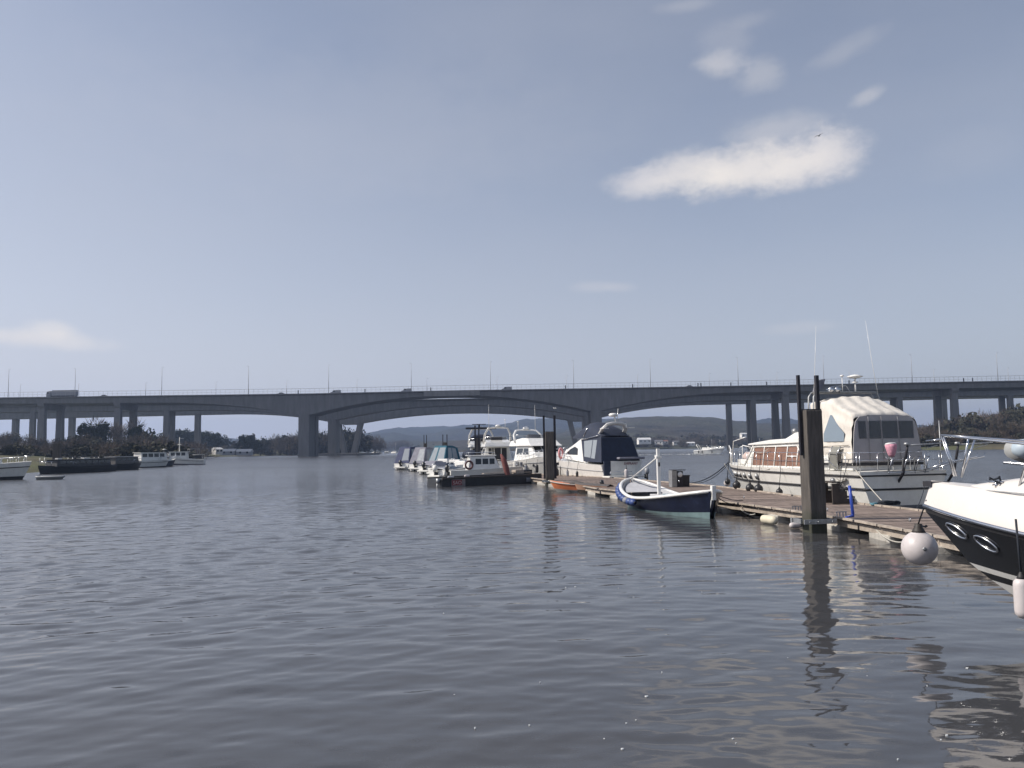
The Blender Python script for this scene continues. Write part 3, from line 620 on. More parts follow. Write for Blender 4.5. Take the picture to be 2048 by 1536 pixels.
vehicle('van', 812, 'grey van on the bridge beside the lamp post left of mid span'); vehicle('van', 1013, 'pale van on the bridge at mid span'); vehicle('car', 560, 'low car on the bridge left of the large pier')
vehicle('flat', 1378, 'low car on the bridge right of the arches'); vehicle('car', 205, 'car following behind the lorry on the bridge')
# gulls
def gull(p, s, rz, label):
    r = E('gull', label, 'bird', p, rz)
    part('body', white2, r, lambda m: m.tube([(-.28*s, 0, 0), (-.18*s, 0, .01), (0, 0, .02), (.16*s, 0, .03), (.25*s, 0, .04), (.3*s, 0, .03)], [.02*s, .05*s, .085*s, .07*s, .05*s, .008], 8))
    for q in (-1, 1): part('wing', greyw, r, lambda m: m.tube([(.05*s, 0, .05), (.08*s, q*.3*s, .16*s), (0, q*.72*s, .08*s)], [.09*s, .085*s, .015*s], 6, sc=.15))
gull(atd(1637, 272, 60), .62, .5, 'gull flying high in front of the large white cloud'); gull(atd(1110, 817, 100), .8, 2.6, 'pale gull gliding just below the bridge arch')
# haze over everything
hz_ = MB().box((0, 2200, 98), (11000, 5600, 202)).build('haze', None if False else mat('hz0', (.5, .5, .5))); hz_.data.materials.clear()
hm = bpy.data.materials.new('haze_air'); hm.use_nodes = True; t = hm.node_tree; t.nodes.clear()
pv = N(t, 'ShaderNodeVolumePrincipled'); pv.inputs['Color'].default_value = (.50, .66, 1.0, 1); pv.inputs['Density'].default_value = .0002; pv.inputs['Anisotropy'].default_value = .25
ou = N(t, 'ShaderNodeOutputMaterial'); t.links.new(pv.outputs[0], ou.inputs['Volume']); hz_.data.materials.append(hm); hz_['kind'] = 'stuff'
# ---------------------------------------------------------------- pontoon
NE = [(9.7, 10), (9.66, 17.9), (9.46, 22.4), (9.1, 25.5), (8.3, 29.6), (4.4, 41.6), (2.2, 54.5), (-1.6, 70), (-2.8, 76)]
FE = [(13.4, 10), (13.4, 17), (13.0, 22.6), (12.75, 26), (12.2, 29.4), (10.7, 42.9), (7.0, 56.8), (.7, 70), (-.2, 76)]
DK = .36
def seg(poly_i, a, b, label):
    def L2(P, t): i = min(int(t), len(P)-2); u = t-i; return Vector((P[i][0]+(P[i+1][0]-P[i][0])*u, P[i][1]+(P[i+1][1]-P[i][1])*u, 0))
    c = (L2(NE, a)+L2(FE, a)+L2(NE, b)+L2(FE, b))/4
    r = E('pontoon', label, 'pontoon', (c.x, c.y, 0), 0, 'floating pontoon sections in line'); rg = random.Random(int(a*10))
    ln = (L2(NE, b)-L2(NE, a)).length; n = max(4, int(ln/.15))
    db = MB()
    for i in range(n):
        t0 = a+(b-a)*(i+.04)/n; t1 = a+(b-a)*(i+.955)/n; j = (rg.random()-.5)*.05; z = DK+(rg.random()-.5)*.008
        p = [L2(NE, t0)-c, L2(FE, t0)-c, L2(FE, t1)-c, L2(NE, t1)-c]; d = (p[1]-p[0]).normalized()*j
        db.slab([(p[0]-d).to_tuple()[:2], (p[1]+d).to_tuple()[:2], (p[2]+d).to_tuple()[:2], (p[3]-d).to_tuple()[:2]], z-.035, z)
    db.build('deck_boards', wood, r)
    for P, s in ((NE, 1), (FE, -1)):
        k = max(2, int((b-a)*4)); pts = [L2(P, a+(b-a)*i/k)-c for i in range(k+1)]
        off = (L2(FE, (a+b)/2)-L2(NE, (a+b)/2)).normalized()*(.10*s)
        m = MB()
        for i in range(k):
            p, q = pts[i]+off, pts[i+1]+off; q = p.lerp(q, .992); d = q-p; m.box(((p+q)/2+Vector((0, 0, DK-.13))), (d.length, .09, .17), math.atan2(d.y, d.x))
            m.box(((p+q)/2-off*1.3+Vector((0, 0, DK+.035))), (d.length*.96, .10, .06), math.atan2(d.y, d.x))
        m.build('edge_beam', woodl, r)
    nf = max(2, int(ln/2.6))
    for i in range(nf):
        t = a+(b-a)*(i+.5)/nf; p = L2(NE, t)-c; q = L2(FE, t)-c; d = (q-p); dd = d.normalized()
        for e, s in ((p, 1), (q, -1)):
            cc = e+dd*s*.58; part('float', conc, r, lambda m: m.box(cc+Vector((0, 0, -.08)), (1.1, 1.25, .5), math.atan2(d.y, d.x)), .03)
    part('underframe', woodd, r, lambda m: m.slab([(v-c).to_tuple()[:2] for v in (L2(NE, a+.02)+Vector((.25, 0, 0)), L2(FE, a+.02)-Vector((.25, 0, 0)), L2(FE, b-.02)-Vector((.25, 0, 0)), L2(NE, b-.02)+Vector((.25, 0, 0)))], DK-.24, DK-.06))
    return r
seg(0, 0, 1.985, 'nearest wooden pontoon section, beside the black hulled motorboat'); seg(1, 2.0, 3.99, 'wooden pontoon section running back from the thick timber pile along the big cruiser')
seg(2, 4.0, 4.99, 'wooden pontoon section behind the blue open boat, carrying the grey pedestal'); seg(3, 5.0, 5.99, 'wooden pontoon section behind the orange dinghy'); seg(4, 6.0, 7.0, 'wooden pontoon section behind the black work barge'); seg(5, 7.01, 8.0, 'short wooden pontoon section in front of the middle flybridge boat')

def finger(P, Q, label):
    global NE, FE
    a, b = NE, FE; NE, FE = P, Q; seg(9, 0, .999, label); NE, FE = a, b
seg_last = None
def pile(x, y, s, top, label, posts, rz=0, pt=4.5, wood_top=True):
    r = E('mooring_pile', label, 'mooring pile', (x, y, 0), rz, 'mooring piles')
    part('timber_pile', pilem, r, lambda m: m.box((0, 0, (top-2)/2), (s, s, top+2)), .03)
    part('pile_cap', dsteel, r, lambda m: m.box((0, 0, top+.012), (s*.93, s*.93, .03)))
    for px, py, w in posts: part('guide_post', dsteel, r, lambda m: m.box((px, py, (pt+(2.2 if s == .5 else .5))/2), (w, w*1.2, pt-(2.2 if s == .5 else .5))))
    if s > .3: 
        part('guide_frame', galv, r, lambda m: [m.box(c, d) for c, d in (((0, -s/2-.07, .33), (s+.5, .05, .13)), ((-s/2-.2, .2, .33), (.05, .6, .13)), ((s/2+.2, .2, .33), (.05, .6, .13)), ((0, s/2+.12, .33), (s+.5, .05, .13)))])
        part('bolt', steel, r, lambda m: [m.lathe([(.02, 0), (.02, .02)], (q, -s/2-.11, .33), 8, M=Matrix.Rotation(math.pi/2, 3, 'X')) for q in (-s/2-.1, -.1, s/2+.1)])
    return r
pile(8.62, 23.2, .50, 3.5, 'thick square weathered timber pile with two black posts in front of the big cruiser', [(-.32, 0, .075), (.29, .05, .09)], .17, 4.52)
pile(2.45, 53.6, .56, 3.6, 'grey square timber pile beside the orange dinghy', [(-.36, 0, .13), (.36, .05, .15)], 0, 4.7)
pile(-3.1, 70.6, .52, 3.5, 'dark timber pile rising behind the little fishing boat', [(-.2, -.2, .12), (.13, -.2, .12)], 0, 4.6)
pile(-8.8, 104, .42, 3.45, 'small distant pile with two posts above the teal covered boat', [(-.27, 0, .1), (.27, 0, .1)], 0, 4.5)
pile(-13.2, 121, .45, 3.5, 'small distant pile with two posts above the grey covered boat', [(-.2, 0, .1), (.18, 0, .1)], 0, 4.8)

finger([(-3.9, 76.2), (-6.4, 92)], [(-2.8, 76.2), (-5.3, 92)], 'narrow finger pontoon between the covered boats and the flybridge boats')
# things on the pontoon
def cyl(m, a, b, r, n=10, mi=0): m.tube([a, b], r, n, mi)
px_ = atz(1352, 974, DK)
r = E('service_pedestal', 'grey metal power pedestal with a round lamp on the pontoon behind the blue open boat', 'power pedestal', (px_.x, px_.y, DK), .35)
part('cabinet', galv, r, lambda m: m.box((-.18, 0, .44), (.30, .34, .88)), .01); part('cabinet_side', dsteel, r, lambda m: m.box((.17, .02, .42), (.40, .30, .84)), .01)
part('lamp', glassmat('frosted_lamp', (.7, .7, .68), .3), r, lambda m: m.lathe([(.02, 0), (.12, .01), (.15, .05), (.12, .1), (.02, .12)], (.16, -.13, .66), 16, M=Matrix.Rotation(math.pi/2, 3, 'X')))
part('hood', dsteel, r, lambda m: m.box((.12, 0, .9), (.75, .42, .04))); part('water_tap', steel, r, lambda m: m.tube([(.02, -.2, .35), (.02, -.28, .35), (.02, -.3, .25)], .03, 8))
r = E('storage_bin', 'small black bin right behind the grey power pedestal', 'bin', (px_.x+.55, px_.y+.5, DK), .3)
part('body', rubber, r, lambda m: m.box((0, 0, .28), (.42, .4, .56), taper=1.08), .02); part('lid', dsteel, r, lambda m: m.box((0, 0, .585), (.5, .46, .05)), .01)
# blue bent pipe
a = atz(1706, 1034, DK); b = atz(1690, 1052, .25)
r = E('blue_post', 'cranked bright blue steel post at the pontoon edge near the thick pile', 'post', (a.x, a.y, DK), 0)
part('pipe', bluep, r, lambda m: m.tube([(-.06, 0, .92), (0, 0, 0.1), (.0, 0, .03), (-.26, -.15, .0), (-.27, -.17, -.30)], .045, 10))
part('hook', bluep, r, lambda m: m.tube([(-.05, 0, .8), (.08, 0, .79)], .02, 8))
# steps on pontoon
s0 = Vector((11.75, 29.3, DK))
r = E('boarding_steps', 'dark wooden boarding steps on the pontoon against the big cruiser', 'steps', s0, .2)
for k in range(3): part('step', woodd, r, lambda m: m.box((0, -.32*k+.32, .13+.13*(2-k)), (.8, .34, .26*(3-k)))) if False else part('step', woodd, r, lambda m: (m.box((.28*k-.28, 0, .27*(3-k)-.02), (.34, .8, .05)), m.box((.28*k-.28, -.36, .135*(3-k)-.03), (.30, .05, .27*(3-k)-.08)), m.box((.28*k-.28, .36, .135*(3-k)-.03), (.30, .05, .27*(3-k)-.08))))
# rope coil
def coil(loc, label, m_, rr=.35, n=5, seed=1, name='coiled_rope'):
    rg = random.Random(seed); pts = []
    for i in range(n*14):
        q = i/14*6.28; k = rr*(.6+.45*rg.random()); pts.append((k*math.cos(q), k*.8*math.sin(q), .03+.02*i/14+.03*rg.random()))
    o = MB().tube(pts, .018, 6).build(name, m_); o.location = loc; tag(o, label, 'rope'); return o
pc = atz(1778, 1012, DK); coil((pc.x, pc.y, DK), 'heap of dark rope lying on the pontoon below the cruiser stern', rope, .38, 7, 2)
coil((pc.x-.45, pc.y+.1, DK), 'small tangle of blue-green rope beside the dark heap', ropet, .16, 3, 4)
pc = atz(1850, 1053, DK); 
def cleat(x, y, label, rz=0):
    r = E('mooring_cleat', label, 'cleat', (x, y, DK+.06), rz, 'mooring cleats')
    part('horn', steel, r, lambda m: m.tube([(-.17, 0, .085), (0, 0, .075), (.17, 0, .085)], [.014, .024, .014], 8)); part('base', galv, r, lambda m: [m.tube([(q, 0, 0), (q, 0, .08)], .02, 8) for q in (-.05, .05)])
for px, py, lb in ((1820, 1048, 'cleat with rope on the pontoon edge left of the round white fender'), (1655, 1026, 'cleat near the thick pile'), (1610, 1016, 'cleat on pontoon edge left of the thick pile'), (1233, 968, 'cleat on the pontoon behind the orange dinghy'),
                   (1488, 1000, 'cleat on the pontoon at the bow of the blue boat'), (1370, 963, 'far side cleat holding the long dark line of the big cruiser'), (1482, 973, 'far side cleat beside the big cruiser')):
    p = atz(px, py, DK); cleat(p.x, p.y, lb, 1.3)
p = atz(1842, 1058, DK); coil((p.x, p.y, DK), 'loop of black rope on the pontoon edge behind the round white fender', rope, .16, 2, 9)
# little ladders / cages on the pontoon edge
def rack(px, py, label):
    p = atz(px, py, DK); r = E('line_rack', label, 'rack', (p.x, p.y, DK), .1, 'small galvanised racks on the pontoon edge')
    part('frame', galv, r, lambda m: [m.box((q, 0, .07), (.025, .025, .14)) for q in (-.14, -.05, .05, .14)]+[m.box((0, 0, .15), (.34, .03, .03))])
rack(1594, 1022, 'small galvanised rack left of the thick pile'); rack(1683, 1034, 'small galvanised rack right of the thick pile')
# hanging slack lines under the pontoon edge
def line(a, b, s, m_, r_, label, n=14, name='mooring_line'):
    o = MB().tube(sag(a, b, s, n), r_, 6).build(name, m_); return tag(o, label, 'rope')
line(atz(1477, 1013, .25), atz(1510, 1028, .2), .12, ropew, .016, 'pale slack line looped under the pontoon edge left of the cream fender')
line(atz(1753, 1060, .25), atz(1812, 1083, .2), .12, ropew, .016, 'pale slack line looped under the pontoon edge near the round fender')
# fenders
def cfender(loc, L_, r_, m_, label, horiz=None, lanyard=None, group=None, capm=None):
    r = E('fender', label, 'fender', loc, horiz or 0, group)
    M = Matrix.Rotation(math.pi/2, 3, 'Y') if horiz is not None else None; h = L_/2
    part('body', m_, r, lambda m: m.lathe([(.01, -h), (r_*.45, -h+.01), (r_*.6, -h+r_*.2), (r_*.92, -h+r_*.55), (r_, -h+r_), (r_, h-r_), (r_*.92, h-r_*.55), (r_*.6, h-r_*.2), (r_*.4, h-.01), (.01, h)], n=22, M=M))
    part('end_cap', capm or rubber, r, lambda m: m.lathe([(r_*.62, h-r_*.28), (r_*.42, h+.015), (r_*.2, h+.06), (.01, h+.07)], n=16, M=M))
    if lanyard: part('lanyard', rope, r, lambda m: m.tube([(0, 0, h+.03), Vector(lanyard)-Vector(loc)], .013, 6))
    return r
p = atz(1535, 1040, .12); cfender((p.x+.02, p.y-.1, .14), .72, .14, fendc, 'cream cylindrical fender lying along the pontoon edge at water level', math.radians(-70)+math.pi)
p = atz(1590, 1052, .08); cfender((p.x, p.y, .10), .36, .09, fendw, 'small white fender floating just left of the thick pile', .2)
def bfender(loc, r_, m_, label, top=None, group=None, necks=rubber, eye=False):
    r = E('fender', label, 'fender', loc, 0, group)
    part('ball', m_, r, lambda m: m.lathe([(.01, -r_)]+[(r_*math.sin(R(q)), -r_*math.cos(R(q))) for q in range(15, 160, 12)]+[(r_*.36, r_*.95), (.01, r_*1.0)], n=28))
    part('neck', necks, r, lambda m: m.lathe([(r_*.40, r_*.90), (r_*.33, r_*1.05), (r_*.22, r_*1.25), (r_*.2, r_*1.42), (.01, r_*1.45)], n=16))
    if eye: part('valve', galv, r, lambda m: m.lathe([(.01, -.004), (.028, -.002), (.03, .012), (.01, .014)], n=14, c=Vector((-.2, -.98, .06)).normalized()*r_, M=Vector((-.2, -.98, .06)).to_track_quat('Z', 'Y').to_matrix()))
    if top: part('lanyard', rope, r, lambda m: m.tube([(0, 0, r_*1.4), Vector(top)-Vector(loc)], .012, 6))
    return r

# ---------------------------------------------------------------- hull and superstructure tools
def hull(m, L_, B, sheer, bands, rake=1.0, flare=.62, t0=.45, p=2.2, keel=-.35, n=26, tran=.92, low=.5, cr=.9, stern_rake=0, rexp=1.25):
    """bands: list of (fraction of height from keel to sheer, material index of the strip above it)"""
    vs = [b[0] for b in bands]+[1.0]; rows = []
    for i in range(n+1):
        t = i/n; bw = B/2*(tran+(1-tran)*min(1, t/.3)); bw *= 1-max(0, (t-t0)/(1-t0))**p
        sh = sheer(t); row = []
        for v in vs:
            z = keel+(sh-keel)*v; wl = max(0, (z)/sh) if z > 0 else 0
            k = (1-max(0, (t-t0*.8)/(1-t0*.8))**(p*low+ (1-low)*p*v)) if bw > 0 else 0
            b = bw*(flare+(1-flare)*v**cr) if t < t0 else B/2*(tran+(1-tran)*min(1, t/.3))*(flare+(1-flare)*v**cr)*max(0, 1-((t-t0)/(1-t0))**(p*(low+(1-low)*v)))
            row.append((t*(L_-rake*(1-v)**rexp)+stern_rake*(v-.3)*(1-t), b, z))
        rows.append(row)
    for s in (1, -1):
        for q in range(len(vs)-1):
            m.grid([[(r[q][0], s*r[q][1], r[q][2]), (r[q+1][0], s*r[q+1][1], r[q+1][2])] for r in rows], bands[q][1], True)
    for q in range(len(vs)-1):
        a, b = rows[0][q], rows[0][q+1]; m.add([a, b, (b[0], -b[1], b[2]), (a[0], -a[1], a[2])], [(0, 1, 2, 3)], bands[q][1])
    return rows
def deckmesh(m, rows, drop=.0, camber=.04, inset=0, t0=0, mi=0):
    rr = rows[int(t0*len(rows)):]
    m.grid([[(r[-1][0], (r[-1][1]-inset)*s, r[-1][2]-drop+camber*(1-s*s)) for s in (-1, -.6, -.2, .2, .6, 1)] for r in rr], mi)
def strake(m, rows, q, r_, mi=0):
    for s in (1, -1): m.tube([(r[q][0], s*(r[q][1]+.005), r[q][2]) for r in rows], r_, 6, mi)
def edge(rows, t, s, inset=.08, dz=0):
    x = t*(len(rows)-1); i = min(int(x), len(rows)-2); u = x-i; a, b = Vector(rows[i][-1]), Vector(rows[i+1][-1]); p = a.lerp(b, u); return Vector((p.x, s*max(0, p.y-inset), p.z+dz))
def guard(mb, rows, t0, t1, h, n=7, r_=.016, mid=True, close=True, lean=0.0, wires=None):
    for s in (1, -1):
        top = []
        for i in range(n+1):
            t = t0+(t1-t0)*i/n; b = edge(rows, t, s); hh = h*(1 if i else .25); tp = b+Vector((lean, 0, hh)); top.append(tp)
            if i: mb.tube([b, tp], r_, 6)
        mb.tube(top, r_, 6)
        if mid: mb.tube([edge(rows, t0+(t1-t0)*i/n, s)+Vector((lean*.5, 0, h*.5)) for i in range(1, n+1)], r_*.55, 5)
    if close: mb.tube([edge(rows, t1, 1)+Vector((lean, 0, h)), edge(rows, 1, 1, .1)+Vector((lean+.12, 0, h)), edge(rows, t1, -1)+Vector((lean, 0, h))], r_, 6)
def cabin(m, prof, zb, zt, yb, yt, mi=0, round_=0):
    def hw(z): return yb+(yt-yb)*min(1, max(0, (z-zb)/(zt-zb)))
    n = len(prof); vs = [(x, -hw(z), z) for x, z in prof]+[(x, hw(z), z) for x, z in prof]
    m.add(vs, [tuple(range(n)), tuple(range(2*n-1, n-1, -1))]+[(i+n, (i+1) % n+n, (i+1) % n, i) for i in range(n)], mi); return hw
def spane(m, poly, hw, off=.012, t=.02, sides=(1, -1)):
    for s in sides: m.panel([(x, s*(hw(z)+off), z) for x, z in (poly if s > 0 else poly[::-1])], t if False else -t if False else t*.5)
def fpane(m, p0, p1, hw, f0, f1, off=.015):
    (x0, z0), (x1, z1) = p0, p1; n = Vector((z1-z0, 0, -(x1-x0))).normalized(); n = n if n.x > 0 or (abs(n.x) < .1 and n.z > 0) else -n
    q = [Vector((x, f*hw(z), z))+n*off*(1) for (x, z), f in ((p0, f0), (p0, f1), (p1, f1), (p1, f0))]; m.panel(q, .012)
def at_az(ux, uy): return math.atan2(uy, ux)
def outboard(parent, x, y, z, m_, sc=1.0):
    r = part('outboard_motor', m_, parent, lambda m: m.tube([(x-.12*sc, y, z+.78*sc), (x-.16*sc, y, z+.72*sc), (x-.2*sc, y, z+.5*sc), (x-.18*sc, y, z+.32*sc)], [.08*sc, .19*sc, .2*sc, .13*sc], 12, sc=.85))
    part('motor_leg', rubber, r, lambda m: (m.tube([(x-.16*sc, y, z+.34*sc), (x-.2*sc, y, z-.35*sc)], [.09*sc, .06*sc], 8), m.box((x-.02*sc, y, z+.12*sc), (.22*sc, .2*sc, .34*sc))))
    return r

# ---------------------------------------------------------------- right foreground: black hulled motorboat
tipx, tipy = 6.1, 12.0; u = Vector((-.6, .8, 0)); Lb = 8.2
st = Vector((tipx, tipy, 0))-u*Lb
r = E('motorboat', 'black hulled white topped motorboat whose bow comes in at the right edge', 'motorboat', st, at_az(u.x, u.y))
hm_ = MB(); rowsB = hull(hm_, Lb, 2.75, lambda t: 1.10+.48*t**3, [(0, 3), (.33, 0), (.49, 1), (.55, 0), (.60, 1), (.95, 2)], rake=2.55, flare=.45, t0=.42, p=2.3, keel=-.35, n=40, cr=.8, low=.62, rexp=1.6)
hm_.build('hull', [white, blackg, rubber, mat('brown_stained_bottom', (.30, .26, .22), .5, var=.2)], r)
m = MB(); strake(m, rowsB, -1, .030); m.build('rubbing_strake', steel, r)
def tops(m):
    for s in (1, -1): m.grid([[(w[-1][0]-k*.12*(i/40)**3, s*max(0, w[-1][1]*(1-.012*0)+.012-k*k*.30*min(1, w[-1][1]/.8)), w[-1][2]+.015+k*.50*(1-.35*(i/40)**6)) for k in (0, .08, .45, .8, .95, 1.0)] for i, w in enumerate(rowsB)])
    m.grid([[(w[-1][0]-.12*(i/40)**3, s*max(0, w[-1][1]+.012-.30*min(1, w[-1][1]/.8)), w[-1][2]+.515-.175*(i/40)**6+.03*(1-s*s)) for s in (-1, -.5, 0, .5, 1)] for i, w in enumerate(rowsB)])
part('deck', cream, r, tops)
hwf = None
def fore(m):
    prof = []
    rows = []
    for i in range(15):
        t = i/14; x = 3.2+4.45*t; z0 = 1.70+.16*t; hh = .42*(1-t**2.6)+.01; bw = 1.02*(1-(t)**2.6*.88)
        rows.append([(x, bw*s*(1.0 if abs(s) == 1 else .93 if abs(s) > .8 else 1), z0+hh*k) for s, k in ((-1, -.2), (-.93, .5), (-.75, .85), (-.4, 1), (0, 1.03), (.4, 1), (.75, .85), (.93, .5), (1, -.2))])
    m.grid(rows)
part('coachroof', cream, r, fore)
part('coachroof_seam', galv, r, lambda m: m.tube([(3.2+4.45*t, s*(1.02*(1-t**2.6*.88)+.012), 1.70+.16*t+.04*(1-t)) for s, T in ((1, np.linspace(.1, 1, 14)), (-1, np.linspace(1, .1, 14))) for t in T], .009, 5))
part('hatch', glass, r, lambda m: m.box((5.4, 0, 2.13), (.6, .6, .04), M=Matrix.Rotation(.12, 3, 'Y')), .02)
part('windscreen', vinyld, r, lambda m: m.grid([[(3.3-.02*j, 1.15*math.sin(q), 2.05) if j == 0 else (2.6, 1.0*math.sin(q), 2.55) for j in (0, 1)] for q in np.linspace(-1.4, 1.4, 12)]))
def E2(m):
    for s in (1, -1):
        def pt(t, h, ins=.34): w = edge(rowsB, t, s, ins); return Vector((w.x-.1+.12*h, w.y+s*.05*h, w.z+.50+h))
        top = [pt(.30, .05), pt(.36, .42), pt(.5, .52), pt(.66, .60), pt(.8, .62), pt(.915, .60, .25), pt(.965, .58, .2)]
        m.tube(top, .0165, 8)
        for a, b, hh in ((.50, .47, .52), (.64, .62, .59), (.80, .835, .62), (.915, .945, .60)): m.tube([pt(b, .0, .30), pt(a, hh)], .0145, 8)
        m.tube([pt(.955, .0, .2), pt(.965, .58, .2)], .0145, 8)
    a = edge(rowsB, .965, 1, .2); m.tube([Vector((a.x, a.y+.03, a.z+1.02)), Vector((a.x+.2, 0, a.z+1.0)), Vector((a.x, -a.y-.03, a.z+1.02))], .0165, 8)
part('guard_rail', steel, r, E2)
def bowpt(t, v):
    x = t*40; i = int(x); q = rowsB[i]; z = -.35+(q[-1][2]+.35)*v; 
    for k in range(len(q)-1):
        if q[k][2] <= z <= q[k+1][2]: f = (z-q[k][2])/(q[k+1][2]-q[k][2]); return Vector(q[k]).lerp(Vector(q[k+1]), f)
for t, pv_ in ((.90, .83), (.972, .87), (.60, .82)):
    for s in (1, -1):
        c = bowpt(t, pv_); c.y *= s; a = bowpt(min(.999, t+.025), pv_); a.y *= s; d = (a-c).normalized(); up = (bowpt(t, .9)-bowpt(t, .7)); up.y *= s; up.normalize(); nn = d.cross(up).normalized()*(-s)
        rr = [c+nn*.012+(d*math.cos(q)*.16+up*math.sin(q)*.125) for q in np.linspace(0, 2*math.pi, 25)[:-1]]
        o = part('porthole', glass, r, lambda m: m.panel([c+nn*.004+(d*math.cos(q)*.155+up*math.sin(q)*.12) for q in np.linspace(0, 2*math.pi, 25)[:-1]], .008))
        part('rim', steel, o, lambda m: m.tube(rr, .016, 8, closed=True))
q = edge(rowsB, .86, 1, .30); part('cleat', steel, r, lambda m: (m.tube([(q.x-.09, q.y, q.z+.56), (q.x+.09, q.y, q.z+.56)], .013, 8), m.tube([(q.x, q.y, q.z+.48), (q.x, q.y, q.z+.56)], .02, 8)))
q2 = edge(rowsB, .72, 1, .28); part('side_cleat', steel, r, lambda m: (m.tube([(q2.x-.09, q2.y, q2.z+.50), (q2.x+.09, q2.y, q2.z+.50)], .013, 8), m.tube([(q2.x, q2.y, q2.z+.43), (q2.x, q2.y, q2.z+.5)], .02, 8)))
part('bow_roller', dsteel, r, lambda m: (m.box((Lb-.22, 0, 1.93), (.34, .09, .02)), m.box((Lb-.08, .045, 1.90), (.12, .012, .08)), m.box((Lb-.08, -.045, 1.90), (.12, .012, .08))))
part('grab_rail', steel, r, lambda m: m.tube([(4.0, .95, 2.12), (4.05, .97, 2.22), (5.6, .80, 2.16), (5.65, .78, 2.06)], .014, 8))
MBM = Matrix.Translation(st) @ Matrix.Rotation(at_az(u.x, u.y), 4, 'Z')
def bl(v): return MBM @ Vector(v)
# rope on the cleat
pA = bl((q.x, q.y, q.z+.57)); o = MB().tube([pA+Vector(v) for v in ((-.08, 0, .02), (-.07, .02, .05), (-.03, 0, .02), (.01, -.03, .04), (.05, 0, .06), (.07, .02, .02), (.04, -.04, -.02), (-.04, -.05, .0), (.05, -.04, -.02), (.2, -.03, .01), (.38, -.05, -.03))], .014, 7).build('mooring_rope', rope); tag(o, 'short dark rope twisted round the bow cleat of the black motorboat', 'rope')
# ball fender and long fender
fb = atd(1839, 1096, 12.6); bfender(fb, .262, fendw, 'large round off-white fender hanging from the bow of the black motorboat', tuple(bl((Lb-.05, .03, 1.66))), eye=True, necks=mat('brown_black_rubber', (.03, .025, .022), .6))
fc = atd(2045, 1196, 10.0); cfender(fc, .50, .095, fendw, 'long white cylindrical fender on the side of the black motorboat at the right edge', None, (fc.x-.02, fc.y, 1.55))
# ---------------------------------------------------------------- big cruiser with cream canopy
u = Vector((-.25, .968, 0)); cor = Vector((13.3, 30.9, 0)); sb = Vector((.968, .25, 0)); ctr = cor+sb*2.0
RZ = at_az(u.x, u.y)
r = E('motor_cruiser', 'large white motor cruiser with cream canvas canopy and brown window boards beside the pontoon', 'motor cruiser', ctr, RZ)
CM = Matrix.Translation(ctr) @ Matrix.Rotation(RZ, 4, 'Z')
def cw(v): return CM @ Vector(v)
m = MB(); rowsC = hull(m, 13.2, 4.0, lambda t: 1.43+.16*t**2, [(0, 2), (.26, 0), (.60, 1), (.625, 0), (.90, 1), (.925, 0)], rake=1.3, flare=.70, t0=.5, p=2.3, keel=-.35, n=36, tran=1.0, low=.7)
m.build('hull', [white2, mat('black_trim', (.02, .02, .022), .5), mat('bottom_paint', (.10, .11, .13), .6)], r)
m = MB(); strake(m, rowsC, -3, .045); strake(m, rowsC, 3, .05); m.tube([(0, -1.85, .74), (0, 1.85, .74)], .045, 6); m.tube([(0, -1.97, 1.27), (0, 1.97, 1.27)], .035, 6); m.build('rubbing_strake', rubber, r)
m = MB(); deckmesh(m, rowsC, .02, .05); m.build('deck', white2, r)
# forward cabin
m = MB(); prof = [(3.4, 1.45), (9.3, 1.5), (8.6, 2.50), (3.4, 2.62)]; hwc = cabin(m, prof, 1.45, 2.6, 1.50, 1.30); m.build('forward_cabin', white2, r)
m = MB(); m.prism([(3.2, 2.63), (9.0, 2.52), (8.9, 2.60), (7.0, 2.76), (3.3, 2.86)], -1.42, 1.42); m.build('cabin_roof', white, r, .03)
def boards(m):
    for a, b in ((4.75, 5.55), (5.62, 6.42), (6.49, 7.28), (7.35, 8.3)): spane(m, [(a, 1.55), (b, 1.55), (b, 2.42), (a, 2.42)], hwc, .02, .05)
for s in (1, -1):
    for a, b in ((4.85, 5.6), (5.66, 6.55), (6.61, 7.5), (7.56, 8.45)): part('window_board', teak, r, lambda m: spane(m, [(a, 1.56), (b, 1.56), (b, 2.42), (a, 2.43)], hwc, .012, .03, (s,)))
    part('window_board', teak, r, lambda m: spane(m, [(4.2, 1.56), (4.80, 1.56), (4.80, 2.35)], hwc, .012, .03, (s,)))
part('window', windg, r, lambda m: spane(m, [(3.5, 2.0), (4.3, 1.85), (4.75, 2.45), (3.5, 2.5)], hwc, .012, .02))
part('window_frame', white, r, lambda m: [m.tube([(a, s*(hwc(za)+.04), za) for a, za in ((x0, z0), (x1, z1))], .03, 6) for s in (1, -1) for x0, z0, x1, z1 in ((4.05, 1.55, 4.95, 2.5), (5.63, 1.55, 5.63, 2.45), (6.58, 1.55, 6.58, 2.45), (7.53, 1.55, 7.53, 2.45), (4.82, 1.6, 4.82, 2.35), (5.6, 2.0, 4.85, 2.0), (9.2, 1.5, 8.55, 2.52), (8.45, 1.55, 8.45, 2.45), (4.9, 2.47, 8.6, 2.43))])
